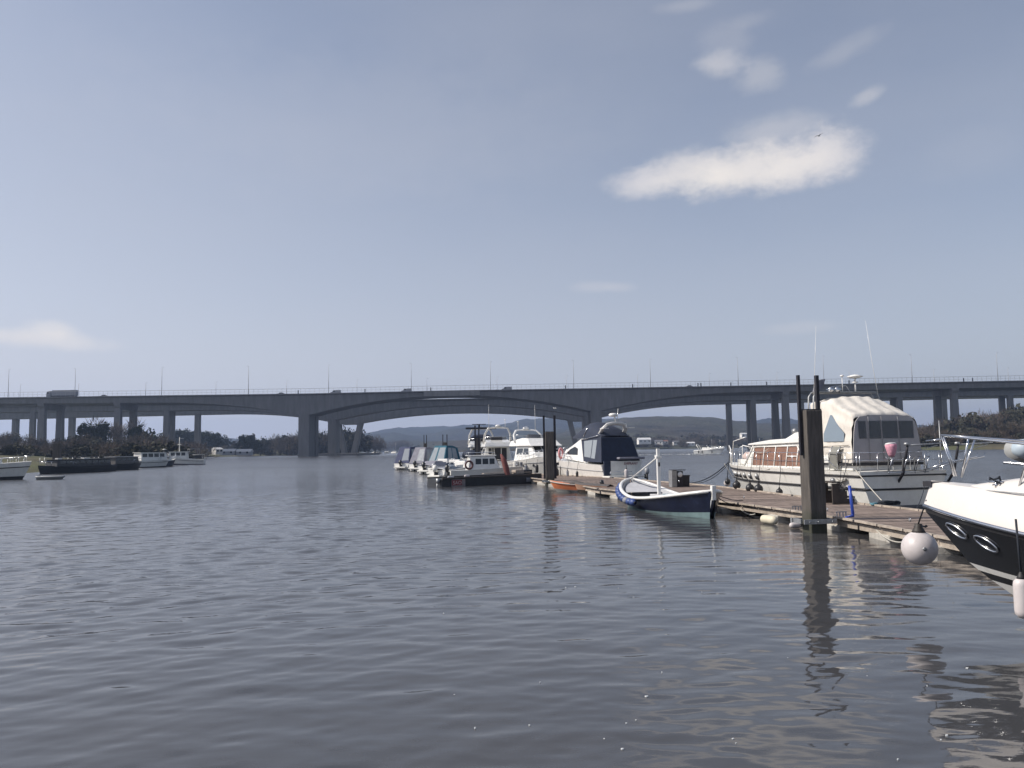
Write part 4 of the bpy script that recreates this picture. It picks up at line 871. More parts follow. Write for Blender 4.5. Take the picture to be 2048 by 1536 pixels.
# wheelhouse windscreen forward of canopy
m = MB(); hww = cabin(m, [(2.9, 2.6), (6.0, 2.75), (5.2, 3.05), (4.3, 3.15), (2.9, 3.2)], 2.6, 3.2, 1.35, 1.25); m.build('flybridge', white, r, .03)
part('windscreen', vinyl, r, lambda m: m.panel([(4.9, -1.1, 3.05), (4.9, 1.1, 3.05), (4.1, 1.0, 3.75), (4.1, -1.0, 3.75)], .02)); part('screen_frame', white, r, lambda m: [m.tube([(4.9, y, 3.05), (4.1, y*.92, 3.75)], .025, 6) for y in (-1.1, 1.1)]+[m.tube([(4.1, -1.0, 3.75), (4.1, 1.0, 3.75)], .025, 6)])
part('search_light', galv, r, lambda m: m.lathe([(.02, -.1), (.12, -.08), (.14, .08), (.02, .1)], (5.4, 1.1, 3.12), 14, M=Matrix.Rotation(math.pi/2, 3, 'Y')))
# aft cabin
m = MB(); hwa = cabin(m, [(.9, 1.45), (4.0, 1.45), (4.0, 2.1), (.9, 2.05)], 1.4, 2.1, 1.62, 1.55); m.build('aft_cabin', white2, r, .03)
part('window', glass, r, lambda m: (spane(m, [(1.2, 1.72), (2.4, 1.72), (2.4, 1.98), (1.2, 1.98)], hwa, .012), m.box((.87, 0, 1.85), (.05, 2.6, .25))))
# canopy: aft face, roof and sides as one draped skin with wrinkles
CST = [(.85, 1.78, 3.50, 3.66, 1.66, 1.38), (1.0, 1.78, 3.60, 3.76, 1.64, 1.38), (1.5, 1.78, 3.80, 4.00, 1.62, 1.34), (2.0, 1.8, 4.02, 4.26, 1.60, 1.30), (2.5, 1.9, 4.24, 4.50, 1.56, 1.26), (3.2, 2.0, 4.30, 4.54, 1.52, 1.24), (3.9, 2.3, 4.22, 4.46, 1.48, 1.20)]
def canopy(m):
    st = CST
    rows = []
    for i in range(25):
        x = .85+3.05*i/24
        f = [interp(x, [(s[0], s[k]) for s in st]) for k in range(1, 6)]; zb, ze, zr, yb, yt = f
        row = []
        for k in range(97):
            a = k/96; 
            if a < .28: q = a/.28; y, z = -(yb+(yt+.10-yb)*q**1.6), zb+(ze-zb)*q
            elif a > .72: q = (1-a)/.28; y, z = (yb+(yt+.10-yb)*q**1.6), zb+(ze-zb)*q
            else: q = (a-.28)/.44; y = -(yt+.10)*(1-2*q); z = ze+(zr-ze)*math.sin(q*math.pi)**.55
            w = .026*math.sin(a*70+x*2+1.5*math.sin(x*2.2))*(1 if .2 < a < .8 else .5)+.018*math.sin(a*27-x*5+2)+.010*math.sin(x*14+a*9)
            row.append((x+(.12*max(0, (z-2)/2) if i == 0 else 0), y+(w if y > 0 else -w)*.8, z+w*.8))
        rows.append(row)
    m.grid(rows)
    m.add(rows[-1]+[], [tuple(range(97))])
part('canopy', canvas, r, canopy)
def aftp(m):
    b = [(-1.66, 1.78), (-1.50, 3.0), (-1.40, 3.40), (-1.2, 3.60), (-.6, 3.66), (0, 3.67), (.6, 3.66), (1.2, 3.60), (1.40, 3.40), (1.50, 3.0), (1.66, 1.78)]
    m.add([(.84+.1*(z-1.8)/2, y, z) for y, z in b]+[(.80+.1*(z-1.8)/2, y, z) for y, z in b], [tuple(range(11)), tuple(range(21, 10, -1))]+[(i, i+1, i+12, i+11) for i in range(10)])
part('canopy_back', mat('shaded_cream_canvas', (.34, .33, .34), .85, var=.08, bump=.03, bscale=3), r, aftp)  # same cream canvas, its aft side shade put into a darker colour
part('canopy_window', vinyld, r, lambda m: [m.panel([(.785+.1*(z-1.8)/2, y, z) for y, z in ((a, 2.72), (b, 2.72), (b, 3.42), (a, 3.42))], -.01) for a, b in ((-1.28, -.62), (-.52, .20), (.28, .82), (.95, 1.30))])
part('canopy_zip', mat('zip_dark', (.12, .11, .10), .8), r, lambda m: [m.tube([(x, s*(interp(x, [(.85, 1.70), (3.6, 1.58)])), 1.82), (x+.02, s*(interp(x, [(.85, 1.695), (3.6, 1.575)])), 2.46)], .008, 4) for x in (1.55, 2.7) for s in (1, -1)])
part('canopy_seam', mat('grey_seam', (.25, .25, .26), .9), r, lambda m: [m.tube([(.77, y, 1.8), (.85, y*.95, 3.6)], .014, 5) for y in (-.57, .24, .88)]+[m.tube([(.79, -1.64, 1.84), (.79, 1.64, 1.84)], .02, 5)])
def sidewin(m, ss):
    for s in (ss,):
        pts = [(1.35, 2.62), (2.75, 2.62), (2.75, 2.95), (2.35, 3.72), (2.25, 3.72), (1.75, 3.25), (1.35, 2.95)]
        def yy(z, x): yb = interp(x, [(s_[0], s_[4]) for s_ in CST]); yt = interp(x, [(s_[0], s_[5]) for s_ in CST]); zb = interp(x, [(s_[0], s_[1]) for s_ in CST]); ze = interp(x, [(s_[0], s_[2]) for s_ in CST]); return yb+(yt+.10-yb)*max(0, min(1, (z-zb)/(ze-zb)))**1.6+.045
        m.panel([(x, s*yy(z, x), z) for x, z in pts], .01)
for ss in (1, -1): part('side_window', glassmat('side_vinyl', (.20, .25, .30), .1, .95), r, lambda m: sidewin(m, ss))
part('canopy_hem', mat('hem_brown', (.28, .25, .21), .9), r, lambda m: [m.tube([(x, s*interp(x, [(.85, 1.69), (3.6, 1.57)]), 2.48-.02*x) for x in (1.0, 1.8, 2.6, 3.5)], .016, 5) for s in (1, -1)])  # hem drawn as a thin brown line along each side
part('canopy_shadow_band', inner, r, lambda m: [m.box((.83, 0, 1.70), (.05, 3.3, .11)), m.box((2.2, 1.70, 1.70), (2.7, .05, .10)), m.box((2.2, -1.70, 1.70), (2.7, .05, .10))])  # dark strips drawn in for the shadow line beneath the canopy
# arch over the canopy
part('arch', galv, r, lambda m: [m.tube([(3.3+d, -1.72, 1.9+d), (3.2+d, -1.62, 4.55), (3.2+d, -1.5, 4.72), (3.2+d, 1.5, 4.72), (3.2+d, 1.62, 4.55), (3.3+d, 1.72, 1.9+d)], .035, 8) for d in (0, .35)]+[m.box((3.37, 0, 4.76), (.5, 2.9, .03))])
part('radar_scanner', white, r, lambda m: (m.lathe([(.02, 0), (.20, .03), (.33, .07), (.33, .10), (.1, .17), (.02, .18)], (3.3, -.55, 5.35), 18), m.tube([(3.3, -.55, 4.72), (3.3, -.55, 5.36)], .03, 8), m.lathe([(.02, 0), (.14, .02), (.1, .06), (.02, .07)], (3.3, -.55, 5.15), 12)))
part('satellite_dome', white, r, lambda m: (m.lathe([(.02, 0), (.09, .02), (.08, .07), (.02, .09)], (3.3, .1, 5.42), 12), m.tube([(3.3, .1, 4.72), (3.3, .1, 5.43)], .018, 6)))
part('horn', steel, r, lambda m: [m.tube([(3.1, y, 4.85), (3.5, y, 4.86)], [.14, .04], 12) for y in (.75, .45)]+[m.tube([(3.2, .9, 4.74), (3.2, .7, 5.0), (3.2, 0, 5.03), (3.2, -.2, 4.74)], .015, 6)])
for y, y2, zt in ((1.62, 1.35, 7.6), (-1.62, -1.15, 7.9)): part('whip_antenna', white, r, lambda m: m.tube([(3.2, y, 4.5), (3.2, (y+y2)/2, 6), (3.2, y2, zt)], [.014, .010, .005], 6))
part('folded_flag', greyc, r, lambda m: m.panel([(3.5, 1.45, 4.78), (3.6, .9, 4.95), (3.6, .75, 5.35), (3.5, 1.3, 5.25)], .04))
# rails, stanchions, ladder, davits
def rails(m):
    guard(m, rowsC, .12, .93, .72, 11, .014, True, True)
    for z in (.75, .45): m.tube([(.1, -1.9, 1.42+z), (.1, 1.9, 1.42+z)], .014, 6)
    for y in (-1.9, -1.1, -.4, .4, 1.1, 1.9): m.tube([(.1, y, 1.42), (.1, y, 2.17)], .014, 6)
    for s in (1, -1):
        for t in (.02, .07): b = edge(rowsC, t, s); m.tube([b, b+Vector((0, 0, .74))], .014, 6)
        m.tube([edge(rowsC, 0.01, s, .08, .74), edge(rowsC, .16, s, .08, .72)], .014, 6)
part('guard_rail', steel, r, rails)
part('pulpit_rail', white, r, lambda m: [m.tube([edge(rowsC, .86, s), edge(rowsC, .88, s, .1, .75), edge(rowsC, .95, s, .02, .95), edge(rowsC, .95, s)], .03, 8) for s in (1, -1)]+[m.tube([edge(rowsC, .86, s, .1, .02), edge(rowsC, .84, s, .2, 1.2), edge(rowsC, .72, s, .5, 1.42)], .02, 8) for s in (1,)])
part('anchor_davit', steel, r, lambda m: m.tube([(12.9, 0, 1.55), (13.2, 0, 1.9), (13.15, 0, 2.3)], .03, 8))
def davit(y):
    d = part('davit', dsteel, r, lambda m: m.tube([(.25, y, .75), (-.25, y, 1.35), (-.45, y-.05, 2.2), (-.5, y-.05, 2.42)], [.045, .055, .05, .04], 6))
    return d
for y in (.25, -2.1):
    d = davit(y); part('boom', galv, d, lambda m: (m.tube([(-.48, y-.05, 2.42), (-.6, y-1.6, 2.50)], [.04, .03], 6), m.tube([(-.46, y-.05, 2.12), (-.6, y-1.35, 2.42)], .018, 6), m.lathe([(.03, 0), (.10, .02), (.10, .10), (.03, .12)], (-.48, y-.03, 2.42), 10)))
part('stern_ladder', steel, r, lambda m: [m.tube([(-.25, y, 1.35), (-.45, y, 1.85), (-.4, y-.15, 2.0), (-.1, y-.15, 1.95), (-.1, y-.1, 1.45)], .02, 6) for y in (.9, .25, -.3, -.75)]+[m.tube([(-.28, .95, 1.4), (-.28, -.9, 1.4)], .02, 6)])
part('boarding_ramp', steel, r, lambda m: [m.tube([(-.1, .0+y, 1.45), (-.6, -.5+y, 1.72), (-.75, -1.9+y, 1.95), (-.7, -2.0+y, 2.1)], .025, 6) for y in (-1.2, -.85)]+[m.tube([(-.55-.03*k, -1.6-k*.26, 1.75+.04*k), (-.55-.03*k, -1.2-k*.26, 1.75+.04*k)], .016, 6) for k in range(5)])
# row of trumpet shaped vents/fairleads along the side
for t in (.86, .81, .755, .72, .66, .60, .20, .15):
    for s in (1,):
        i = int(t*36); a = Vector(rowsC[i][3]).lerp(Vector(rowsC[i][4]), .5 if t > .3 else .6)
        part('hull_vent', galv, r, lambda m: m.lathe([(.17 if t > .3 else .08, -.15), (.10, -.05), (.07, .05), (.02, .08)], (a.x, a.y+.03, a.z), 12, M=Matrix.Rotation(-.5, 3, 'X') @ Matrix.Rotation(math.pi/2, 3, 'Y')))
part('side_step', mat('weathered_grey', (.28, .27, .25), .8), r, lambda m: (m.box((1.35, 1.95, 1.0), (1.0, .10, .07), M=Matrix.Rotation(.25, 3, 'Y')), m.tube([(1.7, 1.9, 1.25), (1.0, 1.96, .86)], .02, 6)))
# gear on deck, each a thing of its own
def cr_thing(name, label, cat, v, rz=0): return E(name, label, cat, cw(v), RZ+rz)
g = cr_thing('deck_cushion', 'rolled pale pink cushion on the foredeck of the big cruiser', 'cushion', (9.9, .7, 1.62)); part('pad', mat('pale_pink_cushion', (.50, .40, .37), .9, bump=.02, bscale=5), g, lambda m: m.tube([(-.5, 0, .3), (-.3, 0, .33), (.3, 0, .33), (.5, 0, .3)], [.2, .27, .27, .2], 12, sc=.9))
part('locker', white2, r, lambda m: (m.box((9.9, .6, 1.68), (1.3, 1.0, .28)), m.box((10.6, -.3, 1.95), (.8, .6, .5))), .04)
g = cr_thing('sun_chair', 'folded grey sun chair leaning on the side rail of the big cruiser', 'chair', (2.0, 1.78, 1.46), .1)
part('seat_panel', mat('grey_sling', (.22, .22, .20), .8), g, lambda m: (m.panel([(-.3, -.02, .05), (.12, -.02, .05), (-.02, .1, .62), (-.42, .1, .62)], .05), m.panel([(-.40, .1, .64), (-.02, .1, .64), (-.14, .0, .95), (-.55, .0, .95)], .06)))
part('frame', steel, g, lambda m: [m.tube([(a, -.02, 0), (a-.14, .12, .65), (a-.26, 0, .97)], .018, 6) for a in (-.32, .14)])
g = cr_thing('outboard_cover', 'outboard motor under a pink patterned cloth cover on the cruiser stern rail', 'outboard motor', (-.12, .62, 1.9))
part('cover', pinkc, g, lambda m: m.tube([(0, 0, .10), (0, 0, .20), (.0, 0, .45), (.02, 0, .56), (.03, 0, .60)], [.09, .14, .21, .22, .12], 12)); part('cover_top', mat('white_cloth', (.7, .68, .68), .9), g, lambda m: m.tube([(.02, 0, .565), (.03, 0, .62), (.03, 0, .64)], [.225, .19, .08], 12)); part('leg', greyh, g, lambda m: (m.tube([(0, 0, .15), (0, .02, -.25)], [.07, .05], 8), m.tube([(0, .02, -.1), (.1, .2, .1)], .02, 6)))
g = cr_thing('fishing_pole', 'thin upright pole standing at the far corner of the cruiser stern', 'pole', (.3, -2.05, 1.5)); part('rod', galv, g, lambda m: m.tube([(0, 0, 0), (.0, .0, 1.9)], [.03, .02], 6))
g = cr_thing('drum', 'blue round drum on the cabin roof, left of the thick pile', 'drum', (5.5, -.5, 2.87)); part('body', mat('blue_plastic', (.03, .09, .2), .5), g, lambda m: m.lathe([(.01, 0), (.26, .01), (.27, .3), (.25, .58), (.18, .64), (.01, .65)], n=18)); part('lid', mat('blue_grey_plastic', (.12, .2, .28), .5), g, lambda m: m.lathe([(.16, .62), (.16, .68), (.01, .69)], n=14))
# fenders on the big cruiser (left to right in the photo)
for k, (px, py, rr, wh) in enumerate(((1455, 971, .18, 1), (1468, 968, .15, 0), (1508, 975, .20, 0), (1541, 981, .20, 0), (1559, 983, .21, 0), (1688, 990, .20, 0), (1600, 989, .15, 0))):
    xx = interp(px, [(1455, 12.4), (1468, 11.6), (1508, 9.3), (1541, 7.7), (1559, 6.9), (1600, 5.2), (1688, 1.0)])
    i = min(35, xx/13.2*36); a = edge(rowsC, i/36, 1, -.17); w = cw((a.x, a.y, .55))
    z = atd(px, py, w.y).z; w.z = z+.13
    lb = ['white bottomed fender at the very bow of the big cruiser', 'small black ball fender just right of the cruiser bow', 'black ball fender under the first brown window board of the cruiser', 'black ball fender, left one of the close pair left of the thick pile', 'black ball fender, right one of the close pair left of the thick pile', 'black ball fender hanging near the cruiser stern, right of the thick pile', 'small black fender on the cruiser hidden partly by the thick pile'][k]
    bfender(tuple(w), rr, fendw if wh else fendk, lb, tuple(cw((a.x, a.y-.2, 2.1))), 'fenders along the big cruiser')
line(cw((12.9, .3, 1.6)), atz(1380, 966, DK+.08), .25, rope, .028, 'long dark mooring line from the cruiser bow down to the pontoon'); line(cw((12.9, .2, 1.6)), atz(1378, 966, DK+.06), .38, rope, .018, 'thinner slack line beside the long dark bow line')
line(cw((11, 1.6, 1.6)), atz(1478, 972, DK+.08), .03, ropew, .014, 'thin pale line from the cruiser bow rail to the pontoon'); line(cw((.3, 1.95, 1.5)), atz(1770, 1008, DK+.05), .03, ropew, .018, 'pale mooring line from the cruiser stern quarter to the rope heap')
line(cw((.6, 2.0, 1.9)), cw((1.2, 2.15, .4)), .0, rope, .012, 'dark line hanging at the cruiser quarter'); line(cw((9.0, 1.72, 1.50)), cw((6.2, 2.0, 1.42)), .12, ropew, .014, 'pale line slung along the cruiser side'); line(cw((8.7, 1.5, 2.4)), cw((7.0, 1.5, 2.35)), .22, ropew, .012, 'pale rope swag across the brown window boards')
line(cw((0, -1.0, 1.0)), atz(1832, 1020, DK), .1, rope, .014, 'thin dark line from the cruiser transom to the pontoon by the motorboat bow')

# ---------------------------------------------------------------- blue open boat
bc = atz(1243, 1008); 
sternp = atz(1262, 1012); bowp = Vector((0, 0, 0))
# bow faces right: stem at px 1407, waterline y 1034
bw_ = atz(1404, 1036); d = Vector((8.05-3.2, 0, 0))
bowW = Vector((bw_.x, bw_.y, 0)); sternW = Vector((5.15, 35.9, 0)); bowW = Vector((6.8, 28.1, 0)); uu = (bowW-sternW); Lh = uu.length; uu.normalize()
print('blue boat', bowW, sternW, Lh)
r = E('open_boat', 'dark blue open wooden boat with thick white gunwale and white mast, moored by the pontoon', 'open boat', sternW, at_az(uu.x, uu.y))
m = MB(); LB = Lh+.35; BB = 2.3
def shp(t): return max(.02, (1-abs(2*t-1.02)**2.9))
def bhull(inner_=False):
    rows = []; n = 40
    for i in range(n+1):
        t = i/n; f = shp(t)**.62 if t < .5 else shp(t)**.80
        sh = .50+.46*max(0, (t-.42)/.58)**1.6+.62*max(0, (.42-t)/.42)**1.7; row = []
        for v in (0, .28, .42, .55, .7, .85, 1.0):
            z = -.30+(sh+.30)*v; b = BB/2*f*(.35+.65*v**.55)
            x = .05+t*LB+(-.30*(1-v)*(t-.5)*2); 
            if inner_: b = max(0, b-.07); 
            row.append((x if not inner_ else .05+LB/2+(x-LB/2-.05)*.97, b, z+(.12 if inner_ and v < .3 else 0)))
        rows.append(row)
    return rows
rw = bhull()
for s in (1, -1):
    for q, mi in ((0, 0), (1, 0), (2, 1), (3, 1), (4, 1), (5, 1)): m.grid([[(w[q][0], s*w[q][1], w[q][2]), (w[q+1][0], s*w[q+1][1], w[q+1][2])] for w in rw], mi)
m.build('hull', [aqua, hullb], r)
ri = bhull(True); m = MB()
for s in (1, -1): m.grid([[(w[q][0], s*w[q][1], w[q][2]) for q in range(7)] for w in ri])
m.build('inner_lining', mat('grey_inner_paint', (.36, .37, .39), .6, grime=(.25, .24, .23)), r)
part('gunwale', white, r, lambda m: m.tube([(w[-1][0], w[-1][1]+.0, w[-1][2]) for w in rw]+[(w[-1][0], -w[-1][1], w[-1][2]) for w in rw[::-1][1:-1]], .080, 8, closed=True, sc=.8))
part('floor_boards', woodd, r, lambda m: m.grid([[(w[2][0], s*w[2][1]*.9, .06) for s in (-1, 0, 1)] for w in ri[3:-3]]))
for x in (LB*.28, LB*.62): part('thwart', greyw, r, lambda m: m.box((x, 0, .42), (.3, BB*.86, .05)))
part('stern_deck', mat('pale_grey_deck', (.48, .48, .50), .6), r, lambda m: m.grid([[(w[-1][0], s*max(0, w[-1][1]-.10), w[-1][2]-.10) for s in (-1, -.3, .3, 1)] for w in ri[1:9]]))
part('engine_box', mat('box_paint', (.42, .42, .43), .6), r, lambda m: m.box((LB*.42, .1, .35), (.85, .7, .5)), .03)
part('stem_post', white, r, lambda m: m.box((LB+.0, 0, .90), (.16, .15, .50), M=Matrix.Rotation(.05, 3, 'Y')), .012); part('stem', hullb, r, lambda m: m.tube([(LB-.62, 0, -.3), (LB-.22, 0, .2), (LB+.0, 0, .75)], .05, 6))
mx = (1314-1024)/F
mpos = None
for k in range(60):                           # where along the keel the mast stands
    t = k/60; p = sternW+uu*(LB*t)
    if p.x/p.y > .1800: mpos = LB*t; break
print('mast at', mpos, LB)
part('mast', white, r, lambda m: (m.box((mpos, 0, 1.28), (.12, .12, 2.3)), m.box((mpos, 0, 2.1), (.20, .22, .07)), m.lathe([(.02, -.03), (.06, -.02), (.06, .02), (.02, .03)], (mpos-.22, 0, 2.14), 10)), .008)
part('mast_stay', white, r, lambda m: m.tube([(mpos-.08, 0, 2.08), (.25, 0, 1.12)], .028, 8)); part('sheave_block', dsteel, r, lambda m: m.box((mpos+.1, 0, 1.8), (.05, .05, .16)))
OB = Matrix.Translation(sternW) @ Matrix.Rotation(at_az(uu.x, uu.y), 4, 'Z')
for k in range(9):
    i = 2+k*2.05; w = rw[int(i)]; side = -1
    loc = OB @ Vector((w[-1][0], side*(w[-1][1]+.10), w[-1][2]-.17)); a = Vector(rw[int(i)+1][-1])-Vector(w[-1]); ang = math.atan2(side*a.y, a.x)
    lb = 'dirty grey fender in the row of blue ones on the open boat' if k == 6 else ('blue fender strung in the row under the white gunwale of the open boat')
    g = E('fender', lb, 'fender', loc, at_az(uu.x, uu.y)+ang, 'blue fenders strung along the open boat' if k != 6 else None)
    part('body', greyh if k == 6 else fendb, g, lambda m: m.lathe([(.01, -.21)]+[(.15*math.sin(R(q)), -.21*math.cos(R(q))) for q in range(18, 170, 18)]+[(.01, .21)], n=18, M=Matrix.Rotation(math.pi/2, 3, 'Y')))
    part('end_cap', rubber, g, lambda m: m.tube([(.17, 0, 0), (.245, 0, 0)], .045, 8))
p = OB @ Vector((LB*.52, .1, .50)); coil(tuple(p), 'tangle of pale blue-green rope inside the blue open boat', ropet, .26, 5, 12, 'coiled_rope')
p = OB @ Vector((LB*.63, .2, .46)); coil(tuple(p), 'dark heap of rope and gear inside the blue open boat', rope, .28, 5, 22, 'coiled_rope')
a = OB @ Vector((LB, 0, .9)); line(a, atz(1486, 1001, DK+.08), .08, rope, .014, 'dark line from the blue boat stem to the pontoon cleat'); line(a, atz(1470, 1007, DK+.05), .12, rope, .014, 'second dark line from the blue boat stem to the pontoon edge')
# ---------------------------------------------------------------- white cruiser with navy canopy
def text(s, size, m_, parent, M, name='lettering', depth=.004):
    c = bpy.data.curves.new(name, 'FONT'); c.body = s; c.size = size; c.extrude = depth; c.align_x = 'CENTER'; o = bpy.data.objects.new(name, c); COL.objects.link(o)
    dg = bpy.context.evaluated_depsgraph_get(); me = bpy.data.meshes.new_from_object(o.evaluated_get(dg)); bpy.data.objects.remove(o)
    n = bpy.data.objects.new(name, me); COL.objects.link(n); me.materials.clear(); me.materials.append(m_); n.parent = parent; n.matrix_local = M; return n
u = Vector((-.42, .907, 0)); c0 = Vector((7.85, 58.4, 0)); RZ2 = at_az(u.x, u.y)
r = E('motor_cruiser', 'white motor cruiser with dark navy canopy and red name on its stern, behind the pontoon', 'motor cruiser', c0, RZ2)
NM = Matrix.Translation(c0) @ Matrix.Rotation(RZ2, 4, 'Z')
m = MB(); rowsN = hull(m, 10.6, 3.5, lambda t: 1.25+.55*t**1.3, [(0, 1), (.22, 0), (.45, 0), (.72, 0)], rake=1.3, flare=.7, t0=.5, p=2.4, keel=-.35, n=30, tran=.97, low=.7); m.build('hull', [white, rubber], r)
m = MB(); deckmesh(m, rowsN, .0, .10); m.build('deck', white, r)
m = MB(); strake(m, rowsN, 3, .028); m.build('rubbing_strake', galv, r)
part('swim_platform', white2, r, lambda m: m.box((-.45, 0, .42), (1.0, 3.2, .12)), .03); part('platform_rail', steel, r, lambda m: [m.tube([(-.9, 1.5, .78), (-.9, -.3, .78)], .02, 6), m.tube([(-.9, -.3, .78), (-.9, -.3, .48)], .02, 6), m.tube([(-.9, 1.5, .78), (-.9, 1.5, .48)], .02, 6)])
part('transom', white2, r, lambda m: m.box((-.05, -.35, 1.0), (.14, 2.7, 1.05)), .04); part('companion_door', navy, r, lambda m: m.box((-.08, 1.25, .95), (.12, .55, 1.15)))
text('EMPRANY', .27, mat('dark_red_lettering', (.20, .05, .06), .5), r, Matrix.Translation((-.135, -.75, 1.24)) @ Matrix.Rotation(-math.pi/2, 4, 'Z') @ Matrix.Rotation(math.pi/2, 4, 'X'))
# superstructure
m = MB(); hwn = cabin(m, [(2.2, 1.35), (6.6, 1.75), (5.9, 2.35), (4.9, 2.72), (3.5, 3.32), (2.2, 3.2)], 1.4, 3.4, 1.52, 1.12); m.build('superstructure', white, r, .05)
part('side_window', glass, r, lambda m: spane(m, [(3.9, 1.98), (5.9, 2.02), (5.2, 2.42), (4.5, 2.62), (4.0, 2.45)], hwn, .012, .02, (1,))); part('windscreen', glass, r, lambda m: fpane(m, (5.85, 2.42), (5.0, 2.70), hwn, -.85, .85))
m = MB(); hwk = cabin(m, [(-.0, 1.45), (2.6, 1.5), (3.4, 3.1), (1.0, 3.32), (.55, 3.25)], 1.45, 3.3, 1.66, 1.30); m.build('canopy', navy, r)
part('canopy_window', vinyl, r, lambda m: spane(m, [(1.65, 1.78), (2.55, 1.85), (2.95, 3.02), (1.7, 3.08)], hwk, .015, .02, (1,))); part('canopy_window', vinyl, r, lambda m: spane(m, [(1.0, 1.70), (1.55, 1.75), (1.6, 3.08), (1.05, 3.08)], hwk, .015, .02, (1,)))
part('back_window', vinyl, r, lambda m: m.panel([(.02+(z-1.45)*.305, y, z) for y, z in ((-1.4, 1.75), (-.55, 1.68), (-.45, 3.02), (-1.1, 3.02))], -.012)); part('back_window', vinyld, r, lambda m: m.panel([(.02+(z-1.45)*.305, y, z) for y, z in ((-.35, 1.68), (.7, 1.7), (.62, 3.05), (-.3, 3.05))], -.012))
part('canopy_bar', steel, r, lambda m: m.tube([(3.3, 1.40, 3.12), (.98, 1.40, 3.38), (.9, 1.35, 3.42), (.9, -1.35, 3.42)], .03, 6))
def top_(m):
    rows = []
    for i in range(13):
        x = .7+4.4*i/12; zz = interp(x, [(.7, 3.38), (1.2, 3.95), (2.6, 4.42), (3.4, 4.45), (4.4, 3.9), (5.1, 3.55)])
        rows.append([(x, 1.30*math.sin(a)*(1-.12*i/12), 3.22+(zz-3.22)*max(0, math.cos(a))**.6) for a in np.linspace(-1.57, 1.57, 13)])
    m.grid(rows)
part('upper_canopy', navy, r, top_)
def arch_(m, x, w, z0, z1, rk, t=.16, th=.12):
    P = [(x, w, z0), (x-rk*.6, w*.93, z0+(z1-z0)*.6), (x-rk*.95, w*.70, z1-.06), (x-rk, w*.35, z1), (x-rk, 0, z1+.02)]; P = P+[(a, -b, c) for a, b, c in P[-2::-1]]; m.tube(P, [t*1.3, t]+[t]*(len(P)-4)+[t, t*1.3], 8, sc=.5)
part('radar_arch', white, r, lambda m: (arch_(m, 1.3, 1.05, 3.35, 4.25, .75, .17), m.box((.5, 1.05, 3.9), (.5, .45, .05)), m.box((.5, -1.15, 3.95), (.5, .5, .05))))
part('radar_dome', white, r, lambda m: (m.lathe([(.02, 0), (.30, .03), (.32, .16), (.24, .26), (.02, .28)], (.55, .25, 4.75), 18), m.tube([(.55, .0, 4.25), (.55, .12, 4.78)], .05, 8))); part('mast_pole', white, r, lambda m: m.tube([(.55, -.05, 4.25), (.55, -.2, 5.35)], .022, 6))
m = MB(); guard(m, rowsN, .40, .94, .62, 8, .02, True, True, .05); m.build('guard_rail', steel, r)
part('screen_frame', steel, r, lambda m: m.tube([(3.4, 1.2, 3.25), (2.7, 1.22, 4.0)], .03, 6)); part('tender_cover', greyc, r, lambda m: m.box((-.2, -.7, 1.72), (.45, 2.2, .16)), .06)
w = NM @ Vector((-1.05, .25, .62)); cfender(tuple(w), .72, .15, fendw, 'white fender hanging on the stern platform of the navy canopied cruiser', None, (w.x, w.y, 1.3)); outboard(r, -.9, -1.5, .3, outg, .9)
for k, (t, z) in enumerate(((.30, .5), (.44, .55), (.60, .6), (.74, .7))):
    a = edge(rowsN, t, 1, -.14); w = NM @ Vector((a.x, a.y, z)); cfender(tuple(w), .5, .10, greyh if k % 2 else fendk, ['dark fender on the quarter of the navy canopied cruiser', 'grey fender amidships on the navy canopied cruiser', 'dark fender forward of midships on the navy canopied cruiser', 'grey fender near the bow of the navy canopied cruiser'][k], None, tuple(NM @ Vector((a.x, a.y-.15, 1.6))))

